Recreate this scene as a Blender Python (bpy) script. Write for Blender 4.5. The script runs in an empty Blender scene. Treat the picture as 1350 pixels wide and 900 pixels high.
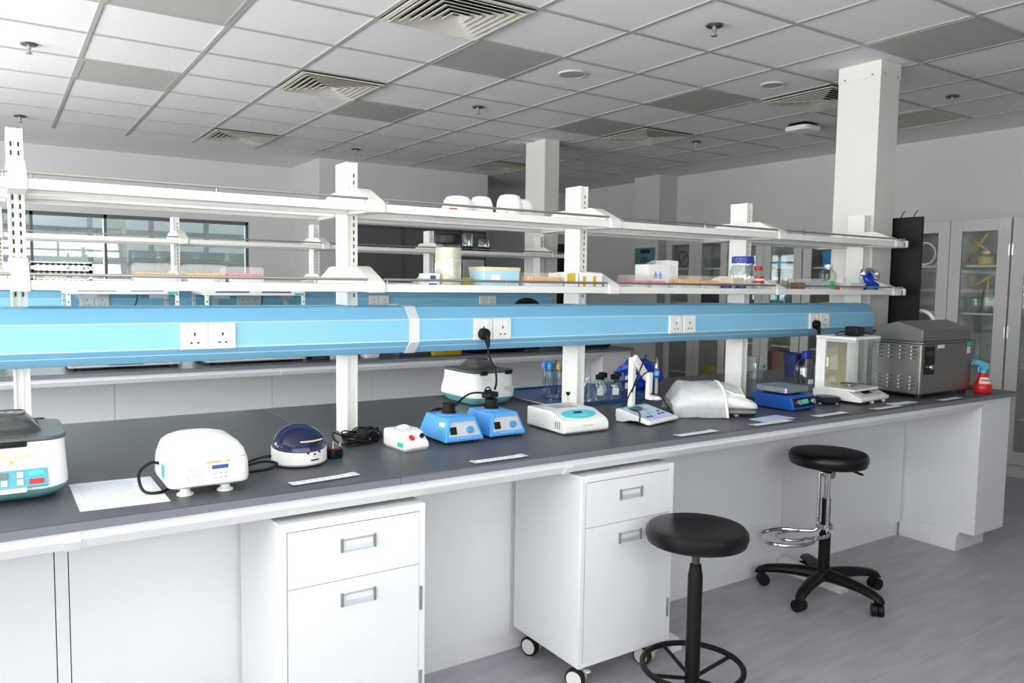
import bpy, bmesh, math, random
from mathutils import Vector, Matrix
random.seed(7)
COL = bpy.context.scene.collection
PI = math.pi

# ------------------------------------------------------------------ materials
def lin(c):
    return tuple((v/255/12.92) if v/255 <= .04045 else ((v/255+.055)/1.055)**2.4 for v in c)

def mat(name, rgb, rough=.45, metal=0.0, noise=0.0, scale=6.0, stretch=(1, 1, 1), bump=0.0, spec=.5, coat=0.0, emit=None):
    m = bpy.data.materials.new(name); m.use_nodes = True
    nt = m.node_tree; b = nt.nodes['Principled BSDF']
    c = lin(rgb)
    b.inputs['Base Color'].default_value = (*c, 1)
    b.inputs['Roughness'].default_value = rough
    b.inputs['Metallic'].default_value = metal
    b.inputs['Specular IOR Level'].default_value = spec
    b.inputs['Coat Weight'].default_value = coat
    if emit:
        b.inputs['Emission Color'].default_value = (*lin(emit[0]), 1); b.inputs['Emission Strength'].default_value = emit[1]
    tc = nt.nodes.new('ShaderNodeTexCoord'); mp = nt.nodes.new('ShaderNodeMapping')
    nz = nt.nodes.new('ShaderNodeTexNoise'); mp.inputs['Scale'].default_value = stretch
    nz.inputs['Scale'].default_value = scale; nz.inputs['Detail'].default_value = 5
    nt.links.new(tc.outputs['Object'], mp.inputs['Vector']); nt.links.new(mp.outputs['Vector'], nz.inputs['Vector'])
    if noise > 0:
        mx = nt.nodes.new('ShaderNodeMix'); mx.data_type = 'RGBA'
        mx.inputs['A'].default_value = (*[max(0, v*(1-noise)) for v in c], 1)
        mx.inputs['B'].default_value = (*[min(1, v*(1+noise)) for v in c], 1)
        nt.links.new(nz.outputs['Fac'], mx.inputs['Factor']); nt.links.new(mx.outputs['Result'], b.inputs['Base Color'])
    mr = nt.nodes.new('ShaderNodeMapRange')
    mr.inputs['To Min'].default_value = max(.02, rough*.97); mr.inputs['To Max'].default_value = min(1, rough*1.03)
    nt.links.new(nz.outputs['Fac'], mr.inputs['Value']); nt.links.new(mr.outputs['Result'], b.inputs['Roughness'])
    if bump > 0:
        bp = nt.nodes.new('ShaderNodeBump'); bp.inputs['Strength'].default_value = bump; bp.inputs['Distance'].default_value = .002
        nt.links.new(nz.outputs['Fac'], bp.inputs['Height']); nt.links.new(bp.outputs['Normal'], b.inputs['Normal'])
    return m

def glass(name, rgb=(235, 242, 242), refl=.08, edge=.5, rough=.02):
    m = bpy.data.materials.new(name); m.use_nodes = True
    nt = m.node_tree; nt.nodes.clear()
    out = nt.nodes.new('ShaderNodeOutputMaterial'); mx = nt.nodes.new('ShaderNodeMixShader')
    tr = nt.nodes.new('ShaderNodeBsdfTransparent'); gl = nt.nodes.new('ShaderNodeBsdfGlossy')
    lw = nt.nodes.new('ShaderNodeLayerWeight'); mr = nt.nodes.new('ShaderNodeMapRange')
    tr.inputs['Color'].default_value = (*lin(rgb), 1); gl.inputs['Roughness'].default_value = rough
    gl.inputs['Color'].default_value = (.9, .95, .95, 1)
    lw.inputs['Blend'].default_value = .35
    mr.inputs['To Min'].default_value = refl; mr.inputs['To Max'].default_value = edge
    nt.links.new(lw.outputs['Facing'], mr.inputs['Value']); nt.links.new(mr.outputs['Result'], mx.inputs['Fac'])
    nt.links.new(tr.outputs[0], mx.inputs[1]); nt.links.new(gl.outputs[0], mx.inputs[2]); nt.links.new(mx.outputs[0], out.inputs['Surface'])
    return m

M = dict(
    wall=mat('wall_paint', (202, 203, 201), .8, noise=.02, scale=3),
    ceil=mat('ceiling_tile', (226, 225, 225), .85, noise=.03, scale=60, bump=.1),
    grid=mat('ceiling_grid_metal', (165, 164, 158), .5),
    floor=mat('vinyl_floor', (169, 169, 175), .45, noise=.34, scale=5, stretch=(.7, 4, 1)),
    top=mat('worktop_epoxy', (84, 86, 91), .4, spec=.26),
    topedge=mat('worktop_edge', (120, 123, 132), .4, noise=.05, scale=9, stretch=(1, 10, 10)),
    white=mat('white_steel', (238, 239, 240), .32, noise=.008),
    gap=mat('panel_gap', (78, 78, 78), .8),
    plinth=mat('plinth_white', (238, 238, 239), .42, noise=.01),
    rack=mat('rack_white', (228, 228, 222), .4, noise=.01),
    colpaint=mat('column_paint', (216, 215, 209), .55, noise=.01),
    handle=mat('handle_silver', (214, 218, 224), .35, .4),
    slot=mat('slot_black', (22, 22, 24), .7),
    blue=mat('trunking_blue', (142, 206, 240), .34, noise=.03, scale=5, stretch=(.25, 20, 20)),
    bluehi=mat('trunking_lip_highlight', (205, 236, 250), .3),  # paler than the trunking: light caught along the ridges, painted into the colour
    chrome=mat('chrome', (205, 206, 208), .12, 1.0),
    rail=mat('rail_satin', (176, 172, 164), .38, .9),
    steel=mat('brushed_steel', (148, 146, 143), .46, 1.0, noise=.08, scale=4, stretch=(1, 1, 30)),
    alu=mat('satin_aluminium', (186, 190, 197), .3, .85),
    dgrey=mat('dark_grey_plastic', (62, 64, 66), .4),
    rimgrey=mat('centrifuge_rim', (88, 93, 91), .3),
    mgrey=mat('mid_grey_plastic', (128, 130, 132), .45),
    lgrey=mat('light_grey_plastic', (196, 198, 200), .4),
    black=mat('black_plastic', (13, 13, 14), .45, spec=.3),
    matblack=mat('matt_black_board', (12, 12, 15), .7),
    vinyl=mat('black_vinyl', (14, 14, 16), .32, spec=.35, bump=.05, scale=120, noise=.05),
    rubber=mat('black_rubber', (16, 16, 17), .65),
    pw=mat('instrument_white', (240, 240, 236), .32, noise=.01),
    cream=mat('instrument_cream', (224, 212, 180), .45),
    teal=mat('instrument_teal', (118, 182, 184), .35),
    panel=mat('panel_teal', (88, 164, 178), .35),
    cyan=mat('panel_cyan', (88, 205, 214), .3),
    vblue=mat('mixer_blue', (84, 164, 232), .32),
    kblue=mat('knob_blue', (62, 150, 214), .3),
    dblue=mat('stirrer_blue', (24, 82, 168), .32),
    binblue=mat('bin_navy', (26, 42, 104), .4),
    capblue=mat('cap_blue', (34, 62, 160), .38),
    tray=mat('tray_blue', (46, 86, 148), .35),
    bag=mat('bag_blue', (18, 62, 190), .25, noise=.2, scale=8),
    red=mat('red_plastic', (205, 32, 36), .3),
    btnred=mat('button_red', (196, 40, 40), .3),
    yellow=mat('yellow_plastic', (214, 178, 54), .5),
    gold=mat('yellow_lettering', (222, 205, 120), .5),
    olive=mat('olive_box', (176, 160, 20), .5),
    amber=mat('amber_tips', (242, 178, 60), .5),
    pink=mat('pink_tips', (242, 110, 140), .5),
    brown=mat('brown_box', (150, 110, 88), .5),
    lblue=mat('light_blue_card', (176, 214, 232), .55),
    paleblue=mat('pale_blue_paper', (200, 212, 238), .6),
    paper=mat('paper_white', (236, 238, 244), .55, noise=.01),
    ink=mat('print_grey', (196, 198, 204), .7),
    lcd=mat('lcd_grey', (112, 116, 116), .2),
    lcddark=mat('lcd_dark', (30, 40, 36), .15),
    lcdblue=mat('lcd_blue', (70, 92, 148), .2),
    lcdgreen=mat('lcd_green', (90, 205, 190), .3),
    green=mat('green_sticker', (70, 196, 110), .5),
    tealst=mat('teal_sticker', (64, 190, 172), .5),
    nozzle=mat('nozzle_sky_blue', (96, 192, 224), .35),
    cab=mat('cabinet_grey', (196, 196, 191), .4, noise=.01),
    cabin=mat('cabinet_inside', (150, 150, 146), .6),
    darkglass=mat('dark_window_glass', (92, 92, 95), .25),
    winframe=mat('window_frame_grey', (92, 96, 96), .45),
    tower=mat('tower_concrete', (150, 156, 158), .8, noise=.05),
    towerwin=mat('tower_glazing', (196, 206, 212), .3),
    lightpanel=mat('light_diffuser_off', (168, 167, 162), .5),
    beige=mat('beige_panel', (190, 182, 168), .6),
    ventw=mat('vent_white', (214, 210, 198), .5),
    poster=mat('poster_teal', (84, 126, 138), .6),
    navy=mat('navy_print', (26, 34, 52), .6),
    wood=mat('pale_yellow_wood', (206, 176, 110), .6, noise=.1, scale=12),
    glass=glass('clear_glass', (244, 248, 248)),
    pane=glass('pane_glass', (250, 252, 251), .04, .25),
    hazepane=glass('partition_glass', (236, 242, 242), .16, .4),
    frost=mat('plastic_cover', (226, 228, 230), .25),
    smoke=glass('smoked_lid', (150, 157, 153), .12, .45, .06),
    dome=glass('blue_dome', (62, 84, 160), .1, .5, .03),
    boxclear=glass('clear_plastic', (226, 232, 236), .12, .45, .1),
    acr=glass('acrylic', (206, 218, 232), .1, .5, .05),
)
# see-through dust cover: part veil, part sheet
def veil(name, rgb, amount, rough=.3):
    m = bpy.data.materials.new(name); m.use_nodes = True
    nt = m.node_tree; b = nt.nodes['Principled BSDF']
    b.inputs['Base Color'].default_value = (*lin(rgb), 1); b.inputs['Roughness'].default_value = rough
    nz = nt.nodes.new('ShaderNodeTexNoise'); nz.inputs['Scale'].default_value = 9
    mr = nt.nodes.new('ShaderNodeMapRange'); mr.inputs['To Min'].default_value = amount-.1; mr.inputs['To Max'].default_value = amount+.1
    tr = nt.nodes.new('ShaderNodeBsdfTransparent'); mx = nt.nodes.new('ShaderNodeMixShader'); out = nt.nodes['Material Output']
    nt.links.new(nz.outputs['Fac'], mr.inputs['Value']); nt.links.new(mr.outputs['Result'], mx.inputs['Fac'])
    nt.links.new(tr.outputs[0], mx.inputs[1]); nt.links.new(b.outputs[0], mx.inputs[2]); nt.links.new(mx.outputs[0], out.inputs['Surface'])
    return m
M['smokefilm'] = veil('smoked_lid_shell', (70, 74, 72), .62, .1)
M['tiplid'] = veil('frosted_tip_lid', (236, 236, 234), .2)
M['veil'] = veil('dust_cover_film', (236, 238, 240), .46)
M['domefilm'] = veil('blue_dome_shell', (19, 29, 76), .74, .05)
M['veiljar'] = veil('cloudy_jar_content', (246, 236, 208), .86)

# ------------------------------------------------------------------ mesh builder
class MB:
    def __init__(s): s.v = []; s.f = []; s.m = []
    def add(s, vs, fs, m=0):
        b = len(s.v); s.v += [tuple(v) for v in vs]; s.f += [tuple(i+b for i in f) for f in fs]; s.m += [m]*len(fs); return s
    def box(s, x0, y0, z0, x1, y1, z1, m=0):
        x0, x1 = sorted((x0, x1)); y0, y1 = sorted((y0, y1)); z0, z1 = sorted((z0, z1))
        vs = [(x, y, z) for z in (z0, z1) for y in (y0, y1) for x in (x0, x1)]
        return s.add(vs, [(0, 2, 3, 1), (4, 5, 7, 6), (0, 1, 5, 4), (2, 6, 7, 3), (0, 4, 6, 2), (1, 3, 7, 5)], m)
    def prism(s, pts, axis, a, b, m=0):
        n = len(pts)
        def P(p, t):
            return {'x': (t, p[0], p[1]), 'y': (p[0], t, p[1]), 'z': (p[0], p[1], t)}[axis]
        vs = [P(p, a) for p in pts]+[P(p, b) for p in pts]
        fs = [tuple(range(n))[::-1], tuple(range(n, 2*n))]+[(i, (i+1) % n, n+(i+1) % n, n+i) for i in range(n)]
        return s.add(vs, fs, m)
    def loft(s, rings, m=0, cap=True, closed=False):
        n = len(rings[0]); vs = [p for r in rings for p in r]; fs = []
        k = len(rings)
        for j in range(k if closed else k-1):
            for i in range(n):
                a = j*n+i; b = j*n+(i+1) % n; c = ((j+1) % k)*n+(i+1) % n; d = ((j+1) % k)*n+i
                fs.append((a, b, c, d))
        if cap and not closed:
            fs.append(tuple(range(n))[::-1]); fs.append(tuple(range((k-1)*n, k*n)))
        return s.add(vs, fs, m)
    def sheet(s, rows, m=0):
        n = len(rows[0]); vs = [p for r in rows for p in r]
        return s.add(vs, [(j*n+i, j*n+i+1, (j+1)*n+i+1, (j+1)*n+i) for j in range(len(rows)-1) for i in range(n-1)], m)
    def lathe(s, cx, cy, prof, n=28, m=0, cap=True, sx=1, sy=1):
        rings = [[(cx+r*sx*math.cos(2*PI*i/n), cy+r*sy*math.sin(2*PI*i/n), z) for i in range(n)] for r, z in prof]
        return s.loft(rings, m, cap)
    def cyl(s, p, q, r, n=16, m=0, r2=None):
        p = Vector(p); q = Vector(q); d = (q-p).normalized()
        a = d.orthogonal().normalized(); b = d.cross(a)
        R = [[p+(a*math.cos(2*PI*i/n)+b*math.sin(2*PI*i/n))*r for i in range(n)], [q+(a*math.cos(2*PI*i/n)+b*math.sin(2*PI*i/n))*(r if r2 is None else r2) for i in range(n)]]
        return s.loft(R, m)
    def tube(s, pts, r, n=8, m=0, closed=False):
        P = [Vector(p) for p in pts]; k = len(P); rings = []; a = None
        for i in range(k):
            if closed: d = P[(i+1) % k]-P[i-1]
            else: d = P[min(i+1, k-1)]-P[max(i-1, 0)]
            d.normalize()
            a = d.orthogonal().normalized() if a is None else (a-d*a.dot(d)).normalized()
            b = d.cross(a)
            rings.append([P[i]+(a*math.cos(2*PI*j/n)+b*math.sin(2*PI*j/n))*r for j in range(n)])
        return s.loft(rings, m, not closed, closed)
    def xf(s, mx):
        s.v = [tuple(mx @ Vector(v)) for v in s.v]; return s

def spline(pts, k=8, closed=False):
    P = [Vector(p) for p in pts]; n = len(P); out = []
    rng = n if closed else n-1
    for i in range(rng):
        p0 = P[(i-1) % n] if closed or i > 0 else P[0]; p1 = P[i]; p2 = P[(i+1) % n]
        p3 = P[(i+2) % n] if closed or i+2 < n else P[-1]
        for j in range(k):
            t = j/k
            out.append(.5*((2*p1)+(p2-p0)*t+(2*p0-5*p1+4*p2-p3)*t*t+(3*p1-p0-3*p2+p3)*t**3))
    if not closed: out.append(P[-1])
    return out

def rrect(w, d, r, z, cx=0, cy=0, k=4):
    pts = []
    for sx, sy, a0 in ((1, 1, 0), (-1, 1, 90), (-1, -1, 180), (1, -1, 270)):
        for i in range(k+1):
            a = math.radians(a0+90*i/k)
            pts.append((cx+sx*(w/2-r)+r*math.cos(a), cy+sy*(d/2-r)+r*math.sin(a), z))
    return pts

def build(name, mb, mats, parent=None, bevel=0.0, seg=2, smooth=.6, loc=None):
    me = bpy.data.meshes.new(name); me.from_pydata(mb.v, [], mb.f)
    if not isinstance(mats, (list, tuple)): mats = [mats]
    for m in mats: me.materials.append(M[m] if isinstance(m, str) else m)
    me.polygons.foreach_set('material_index', mb.m)
    bm = bmesh.new(); bm.from_mesh(me); bmesh.ops.recalc_face_normals(bm, faces=bm.faces); bm.to_mesh(me); bm.free()
    if smooth:
        me.polygons.foreach_set('use_smooth', [True]*len(me.polygons)); me.set_sharp_from_angle(angle=smooth)
    o = bpy.data.objects.new(name, me); COL.objects.link(o)
    if parent: o.parent = parent
    if loc: o.location = loc
    if bevel:
        b = o.modifiers.new('bevel', 'BEVEL'); b.width = bevel; b.segments = seg; b.limit_method = 'ANGLE'; b.angle_limit = .7
    return o

def tag(o, label, cat, group=None, kind=None):
    o['label'] = label; o['category'] = cat
    if group: o['group'] = group
    if kind: o['kind'] = kind
    return o

def thing(name, label, cat, loc=(0, 0, 0), rotz=0.0, group=None):
    o = bpy.data.objects.new(name, None); COL.objects.link(o); o.empty_display_size = .05
    o.location = loc; o.rotation_euler = (0, 0, rotz)
    return tag(o, label, cat, group)

def struct(name, mb, mats, **k):
    o = build(name, mb, mats, **k); o['kind'] = 'structure'; return o

def dup(root, loc, rotz, label, group=None):
    r = root.copy(); COL.objects.link(r); r.location = loc; r.rotation_euler = (0, 0, rotz)
    r['label'] = label
    if group: r['group'] = group
    for ch in list(root.children):
        c = ch.copy(); COL.objects.link(c); c.parent = r
        for g in list(ch.children):
            d = g.copy(); COL.objects.link(d); d.parent = c
    return r

def bars(x0, x1, z0, z1, n, y, t=.0006, seed=1, lo=.5):
    """rows of short raised print on a plane facing -y"""
    r = random.Random(seed); mb = MB(); h = (z1-z0)/n
    for i in range(n):
        x = x0
        while x < x1-.001:
            w = min(r.uniform(.006, .02)*lo*2, x1-x)
            mb.box(x, y-t, z0+h*i+h*.25, x+w, y, z0+h*i+h*.7); x += w+.003
            if r.random() < .12: break
    return mb

# ------------------------------------------------------------------ room shell
H = 2.824
struct('floor', MB().box(-2.9, -3.7, -.1, 7.5, 9.6, 0), 'floor')
struct('ceiling', MB().box(-2.9, -3.7, H, 7.5, 9.6, H+.12), 'ceil')
gx0, gs, gy0, gt = .024, .596, .039, .591          # the grid of the suspended ceiling
GX = lambda i: gx0+gs*i
GY = lambda j: gy0+gt*j
mb = MB()
for i in range(-4, 12): mb.box(GX(i)-.011, GY(-6), H-.006, GX(i)+.011, GY(9.6), H+.001)
for j in range(-6, 10): mb.box(GX(-4.8), GY(j)-.011, H-.0055, GX(11), GY(j)+.011, H+.001)
struct('trim_1', mb, 'grid')

# right wall with pilaster, rear walls in steps, window walls behind the camera
struct('wall_right', MB().box(7.25, -3.7, 0, 7.4, 7.0, H), 'wall')
struct('trim_2', MB().box(6.95, 4.45, 0, 7.25, 4.9, H), 'wall')
mb = MB()                                            # rear wall with the opening of window_1
mb.box(-2.8, 6.85, 0, -1.3, 7.0, H).box(-1.3, 6.85, 0, 2.66, 7.0, .95).box(-1.3, 6.85, 2.15, 2.66, 7.0, H).box(2.66, 6.85, 0, 3.3, 7.0, H)
struct('wall_rear', mb, 'wall')
struct('wall_rear_return', MB().box(3.165, 5.98, 0, 3.28, 6.85, H), 'wall')
struct('wall_rear_step', MB().box(3.165, 5.86, 0, 5.35, 5.98, H), 'wall')
struct('wall_rear_recess', MB().box(3.3, 6.86, 0, 7.4, 7.0, H), 'wall')
mb = MB()                                            # wall behind the camera, a band of windows
mb.box(-2.8, -3.7, 0, 7.4, -3.55, .85).box(-2.8, -3.7, 2.6, 7.4, -3.55, H).box(2.6, -3.7, .85, 7.4, -3.55, 2.6).box(-2.8, -3.7, .85, -2.5, -3.55, 2.6)
struct('wall_front', mb, 'wall')
mb = MB()
mb.box(-2.95, -3.7, 0, -2.8, 7.0, .85).box(-2.95, -3.7, 2.6, -2.8, 7.0, H).box(-2.95, -3.7, .85, -2.8, -3.2, 2.6).box(-2.95, 4.6, .85, -2.8, 7.0, 2.6)
struct('wall_left', mb, 'wall')
def window_bars(name, along, a0, a1, fixed, z0, z1, n, mat_='winframe', mid=True):
    mb = MB(); t = .025
    def bx(a, b, za, zb):
        if along == 'x': mb.box(a, fixed-.03, za, b, fixed+.03, zb)
        else: mb.box(fixed-.03, a, za, fixed+.03, b, zb)
    for k in range(n+1):
        a = a0+(a1-a0)*k/n; bx(a-t, a+t, z0, z1)
    bx(a0, a1, z0, z0+.05); bx(a0, a1, z1-.05, z1)
    if mid: bx(a0, a1, z1-.55, z1-.5)
    return struct(name, mb, mat_)
window_bars('window_3', 'x', -2.5, 2.6, -3.62, .85, 2.6, 4)
window_bars('window_4', 'y', -3.2, 4.6, -2.88, .85, 2.6, 6)

# glazed partition in the rear wall (window_1) and the room seen through it
mb = MB()
for x in (-1.28, .47, 1.15, 2.64): mb.box(x-.014, 6.88, .95, x+.014, 6.94, 2.15)
mb.box(-1.3, 6.88, .95, 2.66, 6.94, .99).box(-1.3, 6.88, 2.11, 2.66, 6.94, 2.15)
w1 = struct('window_1', mb, 'winframe')
build('glass_pane', MB().box(-1.26, 6.905, .99, 2.62, 6.912, 2.11), 'hazepane', w1)
mb = MB()
mb.box(-2.9, 9.4, 0, 3.6, 9.55, 1.1).box(-2.9, 9.4, 2.5, 3.6, 9.55, H).box(3.4, 7.0, 0, 3.55, 9.4, H).box(-2.95, 7.0, 0, -2.8, 9.5, H)
struct('wall_back_room', mb, 'wall')
struct('trim_3', MB().box(1.38, 9.2, 0, 1.65, 9.4, H), 'wall')
mb = MB()
for x in (-2.0, -1.0, 0.1, 1.236, 2.0, 2.74, 3.36): mb.box(x-.03, 9.43, 1.1, x+.03, 9.5, 2.5)
for z0, z1 in ((1.1, 1.2), (2.08, 2.14), (2.3, 2.42), (1.62, 1.68)): mb.box(-2.8, 9.435, z0, 3.4, 9.495, z1)
mb.box(1.7, 9.42, 1.1, 3.4, 9.44, 1.86)
struct('window_5', mb, 'winframe')
# tower block and parapet outside
t = thing('exterior_tower', 'grey high-rise block with rows of windows seen through the rear glass', 'building', (1.4, 40, -30))
build('facade', MB().box(-1.6, 0, 0, .2, 3, 38), 'tower', t)
mb = MB()
for k in range(16):
    for c in range(5): mb.box(-1.5+c*.34, -.05, 28+k*.55, -1.28+c*.34, .02, 28.3+k*.55)
build('window_grid', mb, 'towerwin', t)
t = thing('exterior_office', 'low pale office block outside beside the pale pillar of the rear room', 'building', (7.2, 42, -30))
build('facade', MB().box(0, 0, 0, 3.2, 3, 32.1), 'tower', t)
mb = MB()
for k in range(4):
    for c in range(4): mb.box(.2+c*.75, -.05, 30.2+k*.45, .7+c*.75, .02, 30.45+k*.45)
build('window_grid', mb, 'towerwin', t)

# dark glazing in the stepped rear wall (window_2)
mb = MB()
for x in (3.56, 4.158, 4.94, 5.3): mb.box(x-.012, 5.825, .95, x+.012, 5.86, 2.12)
mb.box(3.56, 5.825, .95, 5.3, 5.86, .98).box(3.56, 5.825, 2.09, 5.3, 5.86, 2.12)
w2 = struct('window_2', mb, 'gap')
build('dark_pane', MB().box(3.573, 5.84, .981, 5.287, 5.85, 2.089), 'darkglass', w2)
t = thing('wall_board', 'light grey board against the dark rear glazing', 'board')
build('panel', MB().box(4.97, 5.79, 1.0, 5.27, 5.823, 1.76), 'cab', t, bevel=.003)

# columns
def column(name, x0, x1, y0, y1, z0):
    mb = MB().box(x0, y0, z0, x1, y1, H)
    struct(name, mb, 'colpaint')
column('column', 4.535, 4.735, .14, .415, .9)
column('column.001', 4.46, 4.625, 3.405, 3.72, .9)
t = thing('column_collar', 'off-white collar plate with screws at the top of the near column', 'collar', (0, 0, 0))
mb = MB(); e = .004
mb.box(4.535-e, .14-e, 2.73, 4.735+e, .14, H-.007).box(4.535-e, .14, 2.73, 4.535, .415, H-.007).box(4.735, .14, 2.73, 4.735+e, .415, H-.007)
build('plate', mb, 'colpaint', t)
mb = MB()
for yy in (.19, .37): mb.cyl((4.531, yy, 2.745), (4.528, yy, 2.745), .006)
for xx in (4.57, 4.71): mb.cyl((xx, .136, 2.745), (xx, .133, 2.745), .006)
build('screw', mb, 'mgrey', t)

# ceiling fittings
def vent(i, j, label):
    x0, x1, y0, y1 = GX(i)+.012, GX(i+1)-.012, GY(j)+.012, GY(j+1)-.012
    t = thing('ceiling_vent', label, 'air vent', ((x0+x1)/2, (y0+y1)/2, H-.006), 0, 'ceiling air diffusers')
    w, d = (x1-x0)/2, (y1-y0)/2
    build('backing', MB().box(-w, -d, -.001, w, d, .005), 'dgrey', t)
    mb = MB()
    def ring(s0, z0, s1, z1):
        r = [[(sx*w*s, sy*d*s, z) for sx, sy in ((-1, -1), (1, -1), (1, 1), (-1, 1))] for s, z in ((s0, z0), (s1, z1), (s1, z1+.003), (s0, z0+.003))]
        mb.loft(r, closed=True)
    ring(1.0, -.012, .90, -.012); build('frame', mb, 'ventw', t)
    for k in range(6):
        mb = MB(); ring(.895-k*.14, -.022, .765-k*.14, -.006); build('louvre', mb, 'ventw', t)
    return t
vent(3, 1, 'square ceiling air vent nearest the camera, above the shelves')
vent(3, 4, 'square ceiling air vent second in the row running from the camera to the rear wall')
vent(3, 8, 'small far square ceiling air vent by the rear wall, over the glazed partition')
vent(8, 1, 'square ceiling air vent partly hidden by the near column')
vent(8, 4, 'square ceiling air vent beside a dark square panel beyond the far column')
vent(8, 8, 'farthest ceiling air vent, dark, just before the rear recess')
def light(i, j, label, m='lightpanel', name='ceiling_light', cat='ceiling light'):
    x0, x1, y0, y1 = GX(i)+.012, GX(i+1)-.012, GY(j)+.012, GY(j+1)-.012
    t = thing(name, label, cat, ((x0+x1)/2, (y0+y1)/2, H), 0, 'unlit square ceiling panels')
    w, d = (x1-x0)/2, (y1-y0)/2
    r = [[(sx*w*s, sy*d*s, z) for sx, sy in ((-1, -1), (1, -1), (1, 1), (-1, 1))] for s, z in ((1, -.008), (.955, -.008), (.955, 0), (1, 0))]
    build('frame', MB().loft(r, closed=True), 'ventw' if m == 'beige' else 'grid', t)
    build('diffuser', MB().box(-w*.955, -d*.955, -.005, w*.955, d*.955, 0), m, t)
light(4, 2, 'unlit grey ceiling panel next to the nearest air vent')
light(4, 5, 'unlit grey ceiling panel next to the second air vent')
light(1, 2, 'pale unlit ceiling panel at the bright window side, nearest the camera')
light(1, 5, 'pale unlit ceiling panel at the bright window side, farther from the camera')
light(7, 2, 'dark grey unlit ceiling panel next to the vent hidden by the near column')
light(7, 4, 'dark grey unlit ceiling panel above the far column')
light(7, -1, 'large grey unlit ceiling panel touching the near column corner')
light(10, 1, 'beige ceiling access panel by the right wall behind the near column', 'beige', 'ceiling_panel', 'ceiling panel')
spr_lab = ['ceiling sprinkler nearest the window side, above the first rack post', 'small ceiling sprinkler above the glazed partition, near its end',
           'ceiling sprinkler midway between the unlit panel and the far column', 'ceiling sprinkler nearest the camera, between two round speakers',
           'ceiling sprinkler just above the second rack post by the rear wall', 'ceiling sprinkler far off beyond the white access point', 'ceiling sprinkler beside the near column toward the cabinets']
s0 = None
for (x, y), lb in zip([(.348, 2.839), (.358, 5.273), (3.268, 2.644), (3.281, .295), (3.26, 5.053), (5.651, 2.643), (5.753, .351)], spr_lab):
    if s0 is None:
        s0 = thing('ceiling_sprinkler', lb, 'sprinkler', (x, y, H), 0, 'ceiling sprinklers')
        build('escutcheon', MB().lathe(0, 0, [(.03, 0), (.045, -.006), (.040, -.012), (.014, -.014)]), 'dgrey', s0)
        build('stem', MB().lathe(0, 0, [(.012, -.010), (.012, -.03), (.007, -.033), (.007, -.05)], 16), 'alu', s0)
        mb = MB().lathe(0, 0, [(.006, -.05), (.019, -.056), (.019, -.059), (.004, -.062)], 20)
        for a in (0, PI): mb.tube([(.008*math.cos(a), .008*math.sin(a), -.03), (.013*math.cos(a), .013*math.sin(a), -.042), (.006*math.cos(a), .006*math.sin(a), -.055)], .0025, 6)
        build('deflector', mb, 'alu', s0)
    else: dup(s0, (x, y, H), 0, lb)
for (x, y), lb in (((3.277, 1.478), 'round flush ceiling speaker nearer the camera, right of the grey panel'), ((4.51, .891), 'smaller round ceiling speaker by the vent next to the near column')):
    rs = .095 if x < 4 else .08
    t = thing('ceiling_speaker', lb, 'speaker', (x, y, H), 0, 'round ceiling speakers')
    build('rim', MB().lathe(0, 0, [(rs, 0), (rs, -.006), (rs*.92, -.010), (rs*.84, -.009), (rs*.84, 0)], 40), 'lgrey', t)
    build('grille', MB().lathe(0, 0, [(rs*.83, -.003), (rs*.83, -.007), (.001, -.008)], 40), 'grid', t)
t = thing('wifi_access_point', 'white square wireless access point with black mount below the ceiling', 'access point', (5.75, 1.56, H))
build('mount', MB().loft([rrect(.17, .17, .03, 0), rrect(.2, .2, .04, -.03)]), 'black', t)
build('cover', MB().loft([rrect(.22, .22, .05, -.028), rrect(.235, .235, .055, -.045), rrect(.21, .21, .05, -.062), rrect(.12, .12, .04, -.067)]), 'pw', t)

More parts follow.
